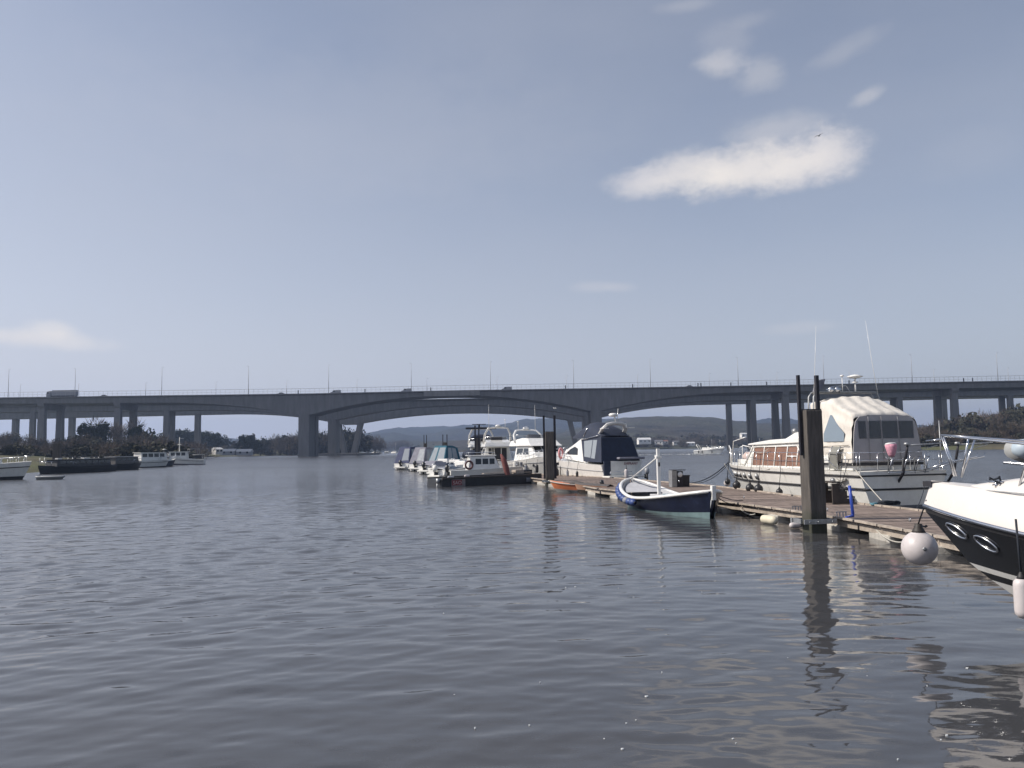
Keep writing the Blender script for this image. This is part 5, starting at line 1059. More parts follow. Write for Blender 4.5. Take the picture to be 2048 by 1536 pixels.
# ---------------------------------------------------------------- flybridge boats
def flyboat(label, stern, uvec, L_, B, mast=True, dark_top=False, ladder=True, sg=0, archz=4.3, wheel=False):
    RZ = at_az(uvec[0], uvec[1]); r = E('flybridge_cruiser', label, 'motor cruiser', (stern[0], stern[1], 0), RZ)
    m = MB(); rw = hull(m, L_, B, lambda t: 1.3+.6*t**1.4, [(0, 1), (.22, 0), (.6, 0), (.80, 0)], rake=1.5, flare=.62, t0=.45, p=2.3, keel=-.3, n=24, low=.65); m.build('hull', [white, rubber], r)
    m = MB(); deckmesh(m, rw, 0, .10); m.build('deck', white, r); m = MB(); strake(m, rw, 3, .03); m.build('rubbing_strake', galv, r)
    k = L_/11
    m = MB(); hw = cabin(m, [(2.3*k, 1.35), (8.1*k, 1.75), (7.0*k, 2.15), (6.2*k, 2.75), (2.3*k, 2.75)], 1.35, 2.75, B*.40, B*.33); m.build('cabin', white, r, .04)
    wp = [[(2.7, 1.98), (4.3, 1.98), (4.3, 2.55), (2.7, 2.55)], [(4.45, 1.98), (5.9, 1.98), (5.6, 2.55), (4.45, 2.55)]]
    for p_ in wp:
        for s in (1, -1): part('side_window', glass, r, lambda m: spane(m, [(a*k, b) for a, b in p_], hw, .012, .02, (s,)))
    for a, b in ((-.86, -.34), (-.28, .28), (.34, .86)): part('windscreen', glass, r, lambda m: fpane(m, (6.9*k, 2.20), (6.28*k, 2.70), hw, a, b))
    m = MB(); cabin(m, [(.9*k, 2.75), (6.75*k, 2.75), (6.1*k, 3.0), (5.4*k, 3.45), (3.9*k, 3.50), (1.1*k, 3.25)], 2.75, 3.5, B*.40, B*.34); m.build('flybridge', white, r, .06)
    part('fly_screen', vinyld, r, lambda m: m.grid([[(4.9*k+.5*math.cos(q), B*.33*math.sin(q), 3.45), (4.6*k+.5*math.cos(q), B*.31*math.sin(q), 3.78)] for q in np.linspace(-1.5, 1.5, 11)]))
    part('radar_arch', white, r, lambda m: arch_(m, 2.6*k, B*.38, 3.1, archz, 1.1*k, .11)); part('fly_rail', steel, r, lambda m: [m.tube([(1.0*k, s*B*.36, 3.2), (1.0*k, s*B*.36, 3.75), (3.4*k, s*B*.36, 3.8)], .022, 6) for s in (1, -1)]+[m.tube([(1.0*k, -B*.36, 3.75), (1.0*k, B*.36, 3.75)], .022, 6)])
    part('radar_dome', white, r, lambda m: m.lathe([(.02, 0), (.28, .03), (.29, .16), (.2, .24), (.02, .26)], (1.5*k, 0, archz+.05), 16))
    part('helm_seat', inner, r, lambda m: m.box((3.6*k, 0, 3.55), (.5, 1.2, .55)), .05)
    if mast: part('aerial', white, r, lambda m: [m.tube([(1.5*k, B*.25, archz), (1.45*k, B*.25, archz+2.4)], [.025, .008], 5), m.tube([(1.5*k, -B*.2, archz), (1.5*k, -B*.2, archz+.75)], .02, 5), m.lathe([(.02, 0), (.12, .02), (.12, .05), (.02, .08)], (1.5*k, -B*.2, archz+.75), 10)])
    if dark_top: part('folded_hood', navy, r, lambda m: m.tube([(2.2*k, -B*.34, 3.7), (2.5*k, -B*.2, 3.95), (2.6*k, 0, 4.0), (2.5*k, B*.2, 3.95), (2.2*k, B*.34, 3.7)], [.2, .3, .32, .3, .2], 10))
    part('cockpit_door', inner, r, lambda m: m.box((2.27*k, 0, 1.95), (.06, B*.5, 1.35))); part('cockpit_frame', white2, r, lambda m: [m.box((2.22*k, y, 1.98), (.06, .07, 1.4)) for y in (-.28*B, -.1*B, .1*B, .28*B)])
    if ladder: part('fly_ladder', white2, r, lambda m: [m.tube([(1.2*k, y, 1.3), (2.0*k, y, 3.3)], .03, 5) for y in (.3*B, .17*B)]+[m.tube([(1.2*k+.8*k*q/6, .3*B, 1.3+2*q/6), (1.2*k+.8*k*q/6, .17*B, 1.3+2*q/6)], .02, 5) for q in range(1, 6)])
    m = MB(); guard(m, rw, .35, .95, .65, 9, .02, True, True, .05); m.build('guard_rail', steel, r)
    for t in (.50, .56, .70):
        a = Vector(rw[int(t*24)][2]).lerp(Vector(rw[int(t*24)][3]), .5)
        for s in (1, -1): part('porthole', glass, r, lambda m: m.box((a.x, s*(a.y-.01), a.z), (.38, .07, .2), rz=-s*.0), .02)
    part('swim_platform', white2, r, lambda m: m.box((-.35, 0, .4), (.8, B*.85, .1)), .02)
    return r, rw, Matrix.Translation((stern[0], stern[1], 0)) @ Matrix.Rotation(RZ, 4, 'Z')
fc_, rwC, MC_ = flyboat('white flybridge cruiser with rounded arch, bow pointing right, left of the tall grey pile', (.75, 78.2), (.34, -.94), 11.0, 3.9, archz=4.3)
fb_, rwB, MB_ = flyboat('white flybridge cruiser seen from its stern, middle one of the three moored together', (-1.35, 80.5), (-.10, .99), 11.0, 3.7, True, False, True, archz=4.7)
fa_, rwA, MA_ = flyboat('white flybridge cruiser with dark folded hood and square arch, leftmost of the three', (-3.7, 93.0), (-.02, 1.0), 11, 3.9, False, True, True, archz=4.9)
part('goalpost_arch', dsteel, fa_, lambda m: (m.box((1.2, 0, 4.98), (.3, 3.6, .22)), m.box((1.2, .2, 5.45), (.3, 1.6, .07)), m.tube([(1.2, .2, 5.05), (1.2, .2, 5.45)], .1, 6)))
for i, (t, lb) in enumerate(((.42, 'dark fender on the flybridge boat nearest the tall grey pile'), (.6, 'second dark fender on the flybridge boat nearest the tall grey pile'), (.75, 'black fender near the bow of the right hand flybridge boat'))):
    a = edge(rwC, t, -1, -.12); w = MC_ @ Vector((a.x, a.y, .75)); cfender(tuple(w), .7, .14, greyh if i == 1 else fendk, lb, None, tuple(MC_ @ Vector((a.x, a.y+.1, 1.6))))

# ---------------------------------------------------------------- canopied boats on the left of the moorings
def hoodboat(label, stern, uvec, L_, B, cm, Hc, motor=outb, nm=1, num=False, back_light=True):
    RZ = at_az(uvec[0], uvec[1]); r = E('covered_boat', label, 'motorboat', (stern[0], stern[1], 0), RZ)
    m = MB(); rw = hull(m, L_, B, lambda t: .85+.3*t**1.5, [(0, 1), (.3, 0), (.75, 0)], rake=.9, flare=.7, t0=.45, p=2.3, keel=-.25, n=18, low=.7); m.build('hull', [white, rubber], r)
    m = MB(); deckmesh(m, rw, 0, .12); m.build('deck', white2, r)
    m = MB(); hw = cabin(m, [(.0, .85), (3.0, .9), (2.7, Hc-.25), (1.9, Hc), (.9, Hc)], .9, Hc, B*.46, B*.33); m.build('canopy', cm, r, .04)
    part('back_window', vinyl, r, lambda m: m.panel([(.01+(z-.85)*.9/(Hc-.85), y, z) for y, z in ((-.38*B, 1.25), (.02*B, 1.2), (.0, Hc-.22), (-.30*B, Hc-.22))], -.015))
    if nm > 1: part('back_window', vinyl, r, lambda m: m.panel([(.01+(z-.85)*.9/(Hc-.85), y, z) for y, z in ((.10*B, 1.2), (.40*B, 1.25), (.30*B, Hc-.22), (.08*B, Hc-.22))], -.015))
    for s in (1, -1): part('side_window', vinyl, r, lambda m: spane(m, [(.8, 1.2), (1.5, 1.2), (1.6, Hc-.25), (1.05, Hc-.25)], hw, .015, .02, (s,))); part('side_window', vinyl, r, lambda m: spane(m, [(1.65, 1.2), (2.55, 1.25), (2.3, Hc-.35), (1.7, Hc-.25)], hw, .015, .02, (s,)))
    m = MB(); cabin(m, [(2.9, .95), (5.0, 1.05), (4.2, 1.4), (2.9, 1.55)], .9, 1.5, B*.36, B*.3); m.build('cabin', white, r, .04)
    for k in range(nm): outboard(r, -.05, (k-(nm-1)/2)*.7, .35, motor, 1.15)
    part('stern_bracket', white2, r, lambda m: m.box((-.2, 0, .35), (.5, B*.7, .18)), .03)
    m = MB(); guard(m, rw, .5, .95, .45, 5, .016, False, True); m.build('guard_rail', steel, r)
    return r
hoodboat('white boat with navy blue cover and one clear panel, leftmost of the covered boats', (-14.4, 103.5), (.45, .9), 6.6, 2.5, bluec, 2.95, outb, 1)
hoodboat('boat under a faded grey cover between the navy and the teal covered boats', (-11.6, 96), (.5, .87), 6.4, 2.4, greyc, 2.85, outb, 1)
hoodboat('boat under a large teal cover with clear windows, third from the left', (-8.9, 92), (.62, .78), 7.4, 2.9, teal, 3.0, outb, 2)
hoodboat('low grey boat with tipped outboard beneath the teal covered boat', (-9.2, 84), (.55, .83), 5.0, 2.1, greyc, 1.35, outb, 1)
hoodboat('low boat with black outboard just left of the small fishing boat', (-7.3, 75.5), (.55, .83), 5.0, 2.1, navy, 1.3, outg, 1)
hoodboat('small open workboat with white motor behind the black barge', (-6.3, 66.5), (.6, .8), 4.4, 1.9, greyh, 1.1, white2, 1)
r = E('covered_boat', 'small boat with black sprayhood behind the little fishing boat', 'motorboat', (-5.9, 92, 0), at_az(.5, .86))
m = MB(); rw = hull(m, 6.5, 2.5, lambda t: 1.0+.3*t, [(0, 0), (.7, 0)], rake=.9, n=14); deckmesh(m, rw, 0, .1); m.build('hull', white, r); m = MB(); cabin(m, [(2, 1), (4.8, 1.2), (3.9, 1.75), (2, 1.85)], 1, 1.8, .95, .8); m.build('cabin', white, r, .04)
part('sprayhood', navy, r, lambda m: m.tube([(.9, 0, 1.7), (1.6, 0, 2.0), (2.4, 0, 2.05), (3.0, 0, 1.85)], [.5, .95, .95, .5], 12, sc=.45)); part('radar_dome', white, r, lambda m: (m.lathe([(.02, 0), (.25, .03), (.25, .18), (.02, .22)], (2, 0, 2.75), 12), m.tube([(2, 0, 2.3), (2, 0, 2.8)], .04, 6)))
# fishing boat with ring
u_ = Vector((.90, -.42, 0)).normalized(); s_ = atz(898, 960); s_ = Vector((-5.0, 63.5, 0))
r = E('fishing_boat', 'small white fishing boat with a dark lifebuoy on its wheelhouse', 'fishing boat', s_, at_az(.985, .16))
m = MB(); rwF = hull(m, 5.9, 2.1, lambda t: .88+.26*t**1.5, [(0, 1), (.28, 2), (.56, 0), (.8, 0)], rake=.9, flare=.7, n=20, keel=-.2); m.build('hull', [white2, rubber, mat('dark_blue_band', (.03, .035, .06), .5)], r); m = MB(); deckmesh(m, rwF, .06, .05); m.build('deck', greyw, r)
m = MB(); hwF = cabin(m, [(1.3, .85), (3.9, .95), (3.45, 1.98), (1.55, 1.98)], .9, 1.98, .92, .80); m.build('wheelhouse', white, r, .04); m = MB(); m.box((2.45, 0, 2.02), (2.3, 1.75, .07)); m.build('roof', white, r, .03)
for a, b in ((1.95, 2.4), (2.5, 2.95), (3.05, 3.45)):
    for s in (1, -1): part('side_window', glass, r, lambda m: spane(m, [(a, 1.35), (b, 1.35), (b, 1.78), (a, 1.78)], hwF, .012, .02, (s,)))
for a in (-.8, .1): part('windscreen', glass, r, lambda m: fpane(m, (3.82, 1.25), (3.5, 1.9), hwF, a, a+.7))
part('roof_rails', steel, r, lambda m: [m.tube([(1.4, s*.75, 2.06), (1.4, s*.75, 2.26), (3.5, s*.75, 2.26), (3.5, s*.75, 2.06)], .02, 5) for s in (1, -1)]+[m.tube([(1.4, -.75, 2.26), (1.4, .75, 2.26)], .02, 5)])
part('rod_rack', white2, r, lambda m: [m.tube([(1.45, y, .95), (1.45, y, 1.9)], .02, 5) for y in (-.5, 0, .5)]); m = MB(); guard(m, rwF, .62, .95, .42, 5, .018, False, True); m.build('guard_rail', white2, r); outboard(r, 0, .1, .45, outb, 1.1)
FM = Matrix.Translation(s_) @ Matrix.Rotation(at_az(.985, .16), 4, 'Z')
w = FM @ Vector((1.42, -.98, 1.30)); o = MB().tube([(.30*math.cos(q), 0, .30*math.sin(q)) for q in np.linspace(0, 6.283, 25)[:-1]], .075, 10, closed=True).build('lifebuoy', mat('dark_red_ring', (.10, .04, .04), .6)); o.location = w; o.rotation_euler = (0, 0, at_az(.985, .16)+.3); tag(o, 'dark round lifebuoy hung on the wheelhouse of the small fishing boat', 'lifebuoy')
# work barge
bl0 = atz(884, 974); br0 = atz(1082, 966)
bA = Vector((bl0.x, bl0.y, 0)); bB = Vector((br0.x, br0.y, 0)); d = bB-bA; Lg = d.length; print('barge', bA, bB)
r = E('work_barge', 'low black work barge with a lettered board on its side', 'barge', bA, at_az(d.x, d.y))
part('hull', darkh, r, lambda m: m.prism([(-.1, -.3), (Lg, -.3), (Lg+.1, .62), (Lg*.3, .55), (0, .52)], 0, 2.3), .03); part('gunwale', woodd, r, lambda m: (m.box((Lg*.5, -.02, .60), (Lg, .14, .10), M=Matrix.Rotation(-.012, 3, 'Y')), m.box((Lg*.5, 2.3, .60), (Lg, .14, .10), M=Matrix.Rotation(-.012, 3, 'Y'))))
part('plank', woodl, r, lambda m: m.box((Lg*.68, .5, .80), (Lg*.5, .28, .05))); part('crate', woodl, r, lambda m: m.box((Lg*.80, .6, .85), (.7, .6, .28)), .02); part('hatch', dsteel, r, lambda m: m.box((Lg*.9, 1.0, .82), (.9, .8, .3)), .02)
part('tyre', rubber, r, lambda m: m.tube([(1.0+.3*math.cos(q), 1.2+.3*math.sin(q), .64) for q in np.linspace(0, 6.283, 19)[:-1]], .09, 8, closed=True)); part('motor', galv, r, lambda m: (m.tube([(-.15, .25, .55), (-.2, .25, .25)], [.16, .12], 10), m.tube([(-.2, .25, .3), (-.3, .2, -.2)], [.07, .05], 8))); part('panel', greyh, r, lambda m: m.box((Lg*.90, -.045, .28), (.95, .05, .28)))
bd = part('name_board', mat('faded_board', (.22, .20, .20), .7, grime=(.3, .12, .11)), r, lambda m: m.box((1.22, -.05, .22), (1.05, .06, .50), M=Matrix.Rotation(-.0, 3, 'Y')))
part('red_panel', mat('dark_red_panel', (.20, .04, .04), .6), bd, lambda m: m.box((1.1, -.085, .26), (.78, .012, .36))); text('SAO', .34, mat('pale_letter', (.55, .42, .42), .6), bd, Matrix.Translation((1.12, -.095, .14)) @ Matrix.Rotation(math.pi/2, 4, 'X'), 'lettering', .003)
BM = Matrix.Translation(bA) @ Matrix.Rotation(at_az(d.x, d.y), 4, 'Z')
w = BM @ Vector((1.0, -.15, .72)); cfender(tuple(BM @ Vector((2.0, .15, .68))), .45, .09, fendw, 'white fender lying on the edge of the black barge', at_az(d.x, d.y)+.2); cfender(tuple(BM @ Vector((.75, .15, .64))), .5, .08, greyw, 'grey fender lying at the left end of the black barge', at_az(d.x, d.y))
r = E('tarpaulin_bundle', 'upright bundle of dull red cloth standing on the barge by the pontoon', 'bundle', BM @ Vector((Lg*.66, .4, .6)), 0)
part('cloth', mat('red_brown_cloth', (.17, .06, .055), .9, bump=.03, bscale=6), r, lambda m: m.tube([(.35, 0, -.45), (.12, 0, 0), (0, .1, .6), (-.15, .1, 1.1), (-.35, .15, 1.55)], [.12, .2, .22, .2, .06], 10))
part('line', ropew, r, lambda m: m.tube([(.35, -.1, -.4), (.4, -.15, -.8)], .015, 5))
# second pontoon pedestal & red box near the flybridge boats
p = atz(1032, 946, DK); r = E('service_pedestal', 'pale grey power pedestal on the far pontoon in front of the flybridge boats', 'power pedestal', (p.x, p.y, DK), .3); part('cabinet', white2, r, lambda m: m.box((0, 0, .5), (.35, .4, 1.0)), .01); part('cabinet_side', greyh, r, lambda m: m.box((.4, .05, .48), (.4, .38, .96)), .01); part('lamp', steel, r, lambda m: m.tube([(0, -.22, .7), (0, -.3, .7)], .1, 8))
p = atz(1006, 938, DK); r = E('dock_box', 'dull red storage box on the far pontoon by the middle flybridge boat', 'box', (p.x, p.y, DK), .1); part('body', redp, r, lambda m: m.box((0, 0, .42), (1.9, .8, .85)), .03); part('lid', redp, r, lambda m: m.box((0, 0, .88), (2.0, .9, .08)), .02)
# lifebuoy post
p = atz(1121, 951, DK); r = E('lifebuoy_stand', 'thin dark post with a faded red lifebuoy on the pontoon right of the grey pile', 'lifebuoy stand', (p.x, p.y, DK), 0)
part('post', dsteel, r, lambda m: m.tube([(0, 0, 0), (0, 0, 2.0)], .035, 6)); part('ring', pinkr, r, lambda m: m.tube([(.06+.16*math.cos(q), -.08+.28*math.cos(q), 1.75+.38*math.sin(q)) for q in np.linspace(0, 6.283, 25)[:-1]], .085, 8, closed=True))
p = atz(1114, 952, DK); r = E('short_post', 'short dark post left of the lifebuoy stand', 'post', (p.x, p.y, DK), 0); part('post', dsteel, r, lambda m: m.tube([(0, 0, 0), (0, 0, 1.0)], .05, 6)); part('head', rubber, r, lambda m: m.box((.05, 0, .95), (.25, .12, .2)), .02)
# orange dinghy
a = atz(1112, 982); b = atz(1180, 987)
r = E('dinghy', 'small faded orange and grey dinghy with outboard floating beside the pontoon', 'dinghy', (4.9, 45.4, 0), at_az(-2.4, 1.0)); print('dinghy', a, b)
DM = Matrix.Translation((4.9, 45.4, 0)) @ Matrix.Rotation(at_az(-2.4, 1.0), 4, 'Z')
m = MB(); rwD = hull(m, 3.0, 1.4, lambda t: .42+.18*t**2, [(0, 1), (.45, 0), (.7, 0)], rake=.5, flare=.75, n=18, keel=-.12, t0=.45); m.build('hull', [orange, mat('dinghy_grey', (.30, .30, .28), .6)], r)
part('foredeck', orange, r, lambda m: m.grid([[(w[-1][0], s*w[-1][1], w[-1][2]+.02+.04*(1-s*s)) for s in (-1, 0, 1)] for w in rwD[10:]])); part('rim', mat('dinghy_rim', (.40, .36, .32), .6), r, lambda m: [m.tube([(w[-1][0], s*w[-1][1], w[-1][2]) for w in rwD], .035, 6) for s in (1, -1)]); part('floor', inner, r, lambda m: m.grid([[(w[-1][0], s*w[-1][1]*.9, .12) for s in (-1, 1)] for w in rwD[:12]]))
part('seat', woodd, r, lambda m: m.box((1.0, 0, .36), (.3, 1.2, .05))); outboard(r, .05, 0, .1, outb, .75); part('cover', mat('brown_cover', (.10, .09, .085), .9), r, lambda m: m.tube([(.9, 0, .42), (1.5, 0, .5), (2.2, 0, .5)], [.3, .45, .25], 8, sc=.35))
p = atz(1172, 986, .1); r = E('dinghy', 'second small brownish dinghy tucked behind the orange one at the pontoon', 'dinghy', (5.3, 44.0, 0), at_az(-2.2, 1.4)); m = MB(); rwE = hull(m, 2.2, 1.0, lambda t: .40+.1*t, [(0, 1), (.5, 0)], rake=.3, n=12, keel=-.1); m.build('hull', [mat('faded_peach', (.42, .25, .17), .6), woodd], r); part('cover', mat('brown_cover', (.1, .09, .085)), r, lambda m: m.grid([[(w[-1][0], s*w[-1][1], w[-1][2]+.1*(1-s*s)) for s in (-1, 0, 1)] for w in rwE]))

# ---------------------------------------------------------------- moving boat and wake
r = E('motor_cruiser', 'small white motor cruiser under way across the river, trailing a short wake', 'motor cruiser', (0, 0, 0), 0)
pm = atz(1387, 909); Ym = 4000/(909-892.9); xm = (1386-1024)/F*Ym; k = Ym*52/F/9.0; r.location = (xm, Ym, 0); r.rotation_euler = (0, 0, -.5); print('moving', xm, Ym, k)
m = MB(); rwM = hull(m, 9.3, 3.1, lambda t: 1.15+.75*t**1.3, [(0, 0), (.3, 0), (.72, 0)], rake=1.6, flare=.6, n=20, keel=-.2); m.build('hull', white, r); m = MB(); deckmesh(m, rwM, 0, .25); m.build('deck', white, r); m = MB(); cabin(m, [(2.6, 1.3), (7.3, 1.75), (6.2, 2.1), (2.6, 2.15)], 1.2, 2.2, 1.3, 1.0); m.build('cabin', white, r, .05)
part('windscreen', glass, r, lambda m: m.grid([[(4.9+.4*math.cos(q), 1.1*math.sin(q), 2.15), (4.2+.3*math.cos(q), 1.0*math.sin(q), 2.75)] for q in np.linspace(-1.5, 1.5, 9)])); part('radar_arch', white, r, lambda m: m.tube([(1.9, 1.25, 1.3), (.9, 1.15, 3.0), (.9, 0, 3.1), (.9, -1.15, 3.0), (1.9, -1.25, 1.3)], .12, 6)); part('bimini', navy, r, lambda m: m.box((3.1, 0, 3.1), (2.8, 2.3, .1)), .04); part('bimini_frame', steel, r, lambda m: [m.tube([(x, s*1.1, 1.9), (x+.2, s*1.1, 3.1)], .03, 5) for x in (2, 4) for s in (1, -1)])
m = MB(); guard(m, rwM, .5, .95, .55, 6, .03, False, True); m.build('guard_rail', steel, r)
for i, t in enumerate((.18, .30, .62)):
    a = edge(rwM, t, -1, -.1); w = r.matrix_basis @ Vector((a.x, a.y, .75)); cfender(tuple(w), .8, .15, fendk, ['black fender near the stern of the moving white cruiser', 'second black fender on the moving white cruiser', 'black fender near the bow of the moving white cruiser'][i], None, (w.x, w.y+.1, 1.5))
foam = mat('white_foam', (.66, .68, .69), .8, var=.1)
rg = random.Random(8); m = MB(); Mm = Matrix.Translation((xm, Ym, 0)) @ Matrix.Rotation(-.5, 4, 'Z')
for i in range(900):
    s = rg.random()**1.6; x = 8-s*60 if i > 350 else 8.2-rg.random()*9; w_ = 1.0+.02*abs(x); y = rg.gauss(0, .45)*w_ if i > 350 else (-1 if rg.random() < .6 else 1)*(1.5*min(1, (8.6-x)/4)+abs(rg.gauss(0, .22)))
    q = Mm @ Vector((x, y, .04)); a = .12+.22*rg.random()*(1.2-s); m.box((q.x, q.y, .03+.16*rg.random()*(1-s if i > 350 else 1)), (a*2.2, a, .10), rg.random()*.4)
o = m.build('boat_wake', foam); o['kind'] = 'stuff'
m = MB()
for i in range(26):
    x = rg.uniform(880, 2000); y = rg.uniform(1290, 1520) if i % 3 else rg.uniform(1150, 1400)
    q = atz(x, y); n = rg.randint(4, 7); s = .005+.013*rg.random()**3
    m.slab([(q.x+s*(.6+.6*rg.random())*math.cos(6.28*j/n)*1.5, q.y+s*math.sin(6.28*j/n)*(.6+.6*rg.random())) for j in range(n)], -.012, .008)
o = m.build('foam_flecks', foam); o['kind'] = 'stuff'

# ---------------------------------------------------------------- inflatable on the boat at the right edge
r = E('large_cruiser', 'white cruiser mostly beyond the right edge, carrying a grey inflatable', 'motor cruiser', (20.6, 25.4, 0), at_az(.35, .94)); 
m = MB(); rwX = hull(m, 11, 3.9, lambda t: 1.35+.4*t**1.5, [(0, 0), (.6, 0)], rake=1.2, n=16); deckmesh(m, rwX, 0, .05); m.build('hull', white, r); m = MB(); cabin(m, [(2, 1.3), (8, 1.6), (7, 2.5), (2, 2.7)], 1.3, 2.7, 1.5, 1.2); m.build('cabin', white, r, .05)
part('dinghy_davit', steel, r, lambda m: [m.tube([(x, 1.6, 1.3), (x, 2.6, 1.66), (x, 4.3, 1.80)], .05, 6) for x in (-.6, .8)])
def tubeboat(m):
    P = [(.0, .62, .05), (.3, .62, 0), (2.4, .62, 0), (3.0, .5, .03), (3.35, .2, .08), (3.42, 0, .1)]; P = P+[(a, -b, c) for a, b, c in P[-2::-1]]; m.tube(P, [.06, .27]+[.29]*(len(P)-4)+[.27, .06], 14)
q = atd(2012, 893, 24.0); r = E('inflatable_dinghy', 'grey inflatable dinghy with pale blue nose carried high at the right edge of the photo', 'inflatable dinghy', (q.x+.12, 24.0, 2.28), .12)
part('tube', tubeg, r, lambda m: m.tube([(.35, -.4, .0), (.9, -.55, -.06), (2.6, -.6, -.1), (3.4, -.6, -.1)], [.33, .38, .40, .38], 16)); part('nose', tubeb, r, lambda m: m.tube([(.05, -.1, .03), (.12, -.24, .02), (.352, -.401, -.002)], [.18, .27, .333], 16)); part('far_tube', tubeg, r, lambda m: m.tube([(.35, .3, .0), (.9, .5, -.06), (2.6, .6, -.1), (3.4, .6, -.1)], [.30, .38, .40, .38], 14)); part('hull_bottom', greyh, r, lambda m: m.grid([[(x, y, -.22-(.32)*(1-abs(y)/.55)+(.35 if x < .5 else 0)) for y in (-.55, -.25, 0, .25, .55)] for x in (.3, 1.0, 2.0, 3.4)]))
part('rub_strip', rubber, r, lambda m: m.tube([(.3, -.74, -.0), (.9, -.94, -.1), (2.6, -1.0, -.14), (3.4, -.99, -.14)], .035, 6)); part('seat_cover', white, r, lambda m: m.box((2.2, 0, .32), (1.6, .8, .22)), .04)

# ---------------------------------------------------------------- boats along the left bank
def leftboat(name, label, sx, sy, uvec, L_, B, sh, cab, hm_=greyh, cm=greyw, roofm=greyw, extra=None, keelm=rubber, wins=3, cat='motor cruiser', rake=1.0):
    RZ = at_az(uvec[0], uvec[1]); r = E(name, label, cat, (sx, sy, 0), RZ)
    m = MB(); rw = hull(m, L_, B, sh, [(0, 1), (.3, 0), (.75, 0)], rake=rake, flare=.75, n=18, keel=-.3, low=.75); m.build('hull', [hm_, keelm], r); m = MB(); deckmesh(m, rw, .0, .05); m.build('deck', cm, r); m = MB(); strake(m, rw, 2, .05); m.build('rubbing_strake', keelm, r)
    for (x0, x1, z0, z1, f) in cab:
        m = MB(); hw = cabin(m, [(x0, z0), (x1, z0), (x1-.25, z1), (x0+.1, z1)], z0, z1, B*f, B*f*.9); m.build('cabin', cm, r, .03); m = MB(); m.box(((x0+x1)/2-.1, 0, z1+.03), (x1-x0+.1, B*f*1.95, .08)); m.build('cabin_roof', roofm, r)
        n = max(1, int((x1-x0)/1.3))
        for i in range(n):
            a = x0+.3+(x1-x0-.7)*i/n; b = a+(x1-x0-.7)/n-.25
            for s in (1, -1): part('window', glass, r, lambda m: spane(m, [(a, z0+(z1-z0)*.45), (b, z0+(z1-z0)*.45), (b, z1-.15), (a, z1-.15)], hw, .012, .02, (s,)))
    m = MB(); guard(m, rw, .55, .95, .6, 5, .025, False, True); m.build('guard_rail', steel, r)
    if extra: extra(r, rw)
    return r
# A at far left
def xa(r, rw):
    part('lifebuoy', rubber, r, lambda m: m.tube([(4.6+.32*math.cos(q), -1.3, 2.9+.38*math.sin(q)) for q in np.linspace(0, 6.283, 19)[:-1]], .09, 8, closed=True)); part('mast_light', white2, r, lambda m: (m.tube([(6.0, 0, 2.6), (6.0, 0, 3.2)], .05, 6), m.lathe([(.02, 0), (.16, .02), (.1, .1), (.02, .12)], (6.2, 0, 2.95), 10))); part('windscreen', white2, r, lambda m: m.prism([(4.4, 2.55), (5.6, 2.55), (5.0, 3.0)], -1.1, 1.1))
pa = atz(64, 958); leftboat('motor_cruiser', 'grey white cruiser cut off by the left edge of the photo', -63.4, 84, (.985, .17), 12, 3.4, lambda t: 1.45+.45*t**2, [(1.5, 7.0, 1.5, 2.6, .42), (7.1, 8.8, 1.7, 2.2, .3)], white2, white2, white2, xa)
def xn(r, rw):
    part('chimney', dsteel, r, lambda m: m.tube([(8, .4, 1.9), (8, .4, 2.4)], .09, 8)); part('roof_box', white2, r, lambda m: m.box((5.5, 0, 2.02), (1.2, .6, .2)), .02); part('roof_box', white2, r, lambda m: m.box((11, .2, 2.02), (.8, .5, .2)), .02); part('roof_pole', ropew, r, lambda m: m.tube([(2, -.3, 2.0), (7, -.3, 2.02)], .04, 5))
    part('tyre_fender', rubber, r, lambda m: m.tube([(3+.25*math.cos(q), -1.15, .5+.25*math.sin(q)) for q in np.linspace(0, 6.283, 15)[:-1]], .08, 6, closed=True))
n0 = atz(78, 948); n1 = atz(222, 942); print('narrow', n0, n1)
leftboat('narrowboat', 'long low dark narrowboat lying along the left bank', -61.1, 122, (-.18, -.98), 14.5, 2.3, lambda t: .95+.2*t**4, [(1.2, 12.2, .95, 1.88, .43)], darkh, darkh, mat('dark_roof', (.06, .06, .065), .6), xn, cat='narrowboat', rake=.6)
leftboat('barge', 'dark boat with grey cabin tied right of the narrowboat', -64.6, 127.5, (.26, .97), 8.0, 2.6, lambda t: 1.0+.2*t**2, [(.8, 6.2, 1.0, 2.1, .42)], darkh, mat('dull_brown_paint', (.09, .085, .08), .6), greyw, None, cat='boat')
leftboat('cabin_boat', 'cream boat with flat pale roof, third from the right along the left bank', -69.8, 148, (.46, .88), 7.6, 2.8, lambda t: 1.3+.2*t**2, [(.6, 6.3, 1.3, 2.75, .42)], white2, white2, white2, None, cat='boat')
def xt(r, rw): part('ventilator', rubber, r, lambda m: m.tube([(2.5, 0, 1.9), (2.5, 0, 3.2)], [.3, .15], 8)); part('light', white2, r, lambda m: m.lathe([(.02, 0), (.4, .03), (.3, .15), (.02, .2)], (2.5, 0, 3.3), 10))
leftboat('small_boat', 'small dark hulled boat just left of the white trawler', -70.2, 157, (.4, .9), 5.4, 2.3, lambda t: 1.0+.5*t**2, [(1.2, 3.6, 1.1, 2.0, .40)], mat('blue_black_hull', (.04, .05, .07), .5), white2, white2, xt, cat='boat')
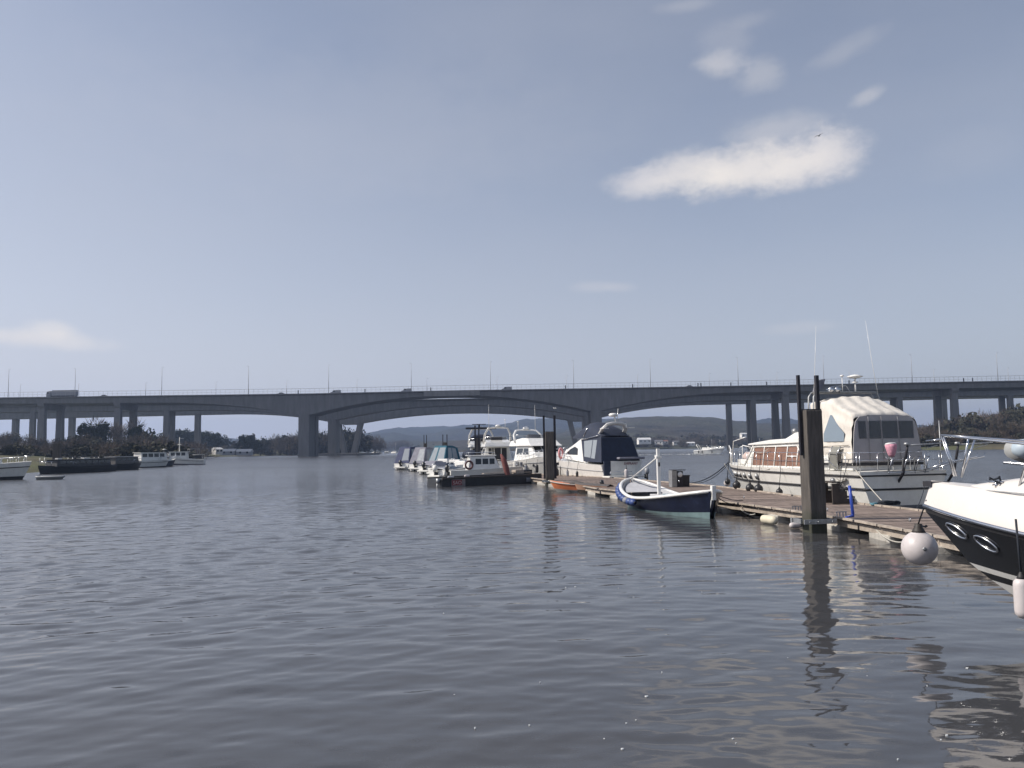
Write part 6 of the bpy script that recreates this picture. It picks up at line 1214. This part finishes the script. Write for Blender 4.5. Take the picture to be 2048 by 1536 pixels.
def xw(r, rw):
    part('mast', white2, r, lambda m: (m.tube([(5.4, 0, 2.7), (5.4, 0, 6.2)], [.12, .06], 6), m.box((5.4, 0, 4.9), (.1, 1.1, .08)), m.lathe([(.02, 0), (.4, .04), (.4, .14), (.02, .2)], (5.4, 0, 4.4), 10), m.box((5.0, 0, 5.9), (1.0, .06, .06)))); part('bimini_frame', galv, r, lambda m: [m.tube([(1.3, s, 2.4), (1.3, s, 3.5), (3.4, s, 3.5), (3.4, s, 2.4)], .04, 5) for s in (-1.2, 1.2)]+[m.tube([(x, -1.2, 3.5), (x, 1.2, 3.5)], .04, 5) for x in (1.3, 3.4)])
    part('aft_rail', white2, r, lambda m: [m.tube([(.2, s*1.3, 1.3), (.2, s*1.3, 2.2), (2.5, s*1.35, 2.2)], .04, 5) for s in (1, -1)]+[m.tube([(.2, -1.3, 2.2), (.2, 1.3, 2.2)], .04, 5)]); part('stern_gear', inner, r, lambda m: m.box((1.4, 0, 1.8), (1.4, 1.4, .7)), .05)
leftboat('trawler', 'white trawler yacht with a short mast, last boat along the left bank', -69.5, 181, (-.98, -.2), 9.0, 3.1, lambda t: 1.15+.95*t**1.6, [(3.6, 7.6, 1.4, 2.9, .40)], white2, white2, white, xw, mat('dark_red_boot', (.05, .05, .08), .5), cat='trawler', rake=1.2)
for i, (x, y, l, rr) in enumerate(((-64, 92, 9, .3), (-70, 108, 14, 1.5), (-80, 148, 12, 1.2))):
    r = E('landing_stage', ['weathered walkway on the bank behind the leftmost cruiser', 'weathered walkway behind the narrowboat', 'weathered walkway behind the cream boat'][i], 'landing stage', (x-6, y+8, 0), rr)
    part('deck', woodl, r, lambda m: m.box((0, 0, 1.2), (l, 1.2, .12))); part('rail', galv, r, lambda m: [m.tube([(-l/2, s*.6, 2.1), (l/2, s*.6, 2.1)], .03, 5) for s in (1, -1)]+[m.tube([(-l/2+l*k/4, s*.6, 0), (-l/2+l*k/4, s*.6, 2.1)], .05, 5) for s in (1, -1) for k in range(5)])
pile(-64.2, 113, .9, 4.2, 'broad dark pile standing behind the narrowboat at the left bank', [], .2)
r = E('dinghy', 'little pale dinghy afloat off the bow of the leftmost cruiser', 'dinghy', (-49.6, 84, 0), at_az(1, .1)); m = MB(); rwq = hull(m, 2.6, 1.2, lambda t: .28, [(0, 0), (.6, 0)], rake=.3, n=10, keel=-.1); m.build('hull', tubeg, r); part('rim', tubeg, r, lambda m: [m.tube([(w[-1][0], s*w[-1][1], w[-1][2]) for w in rwq], .1, 6) for s in (1, -1)])
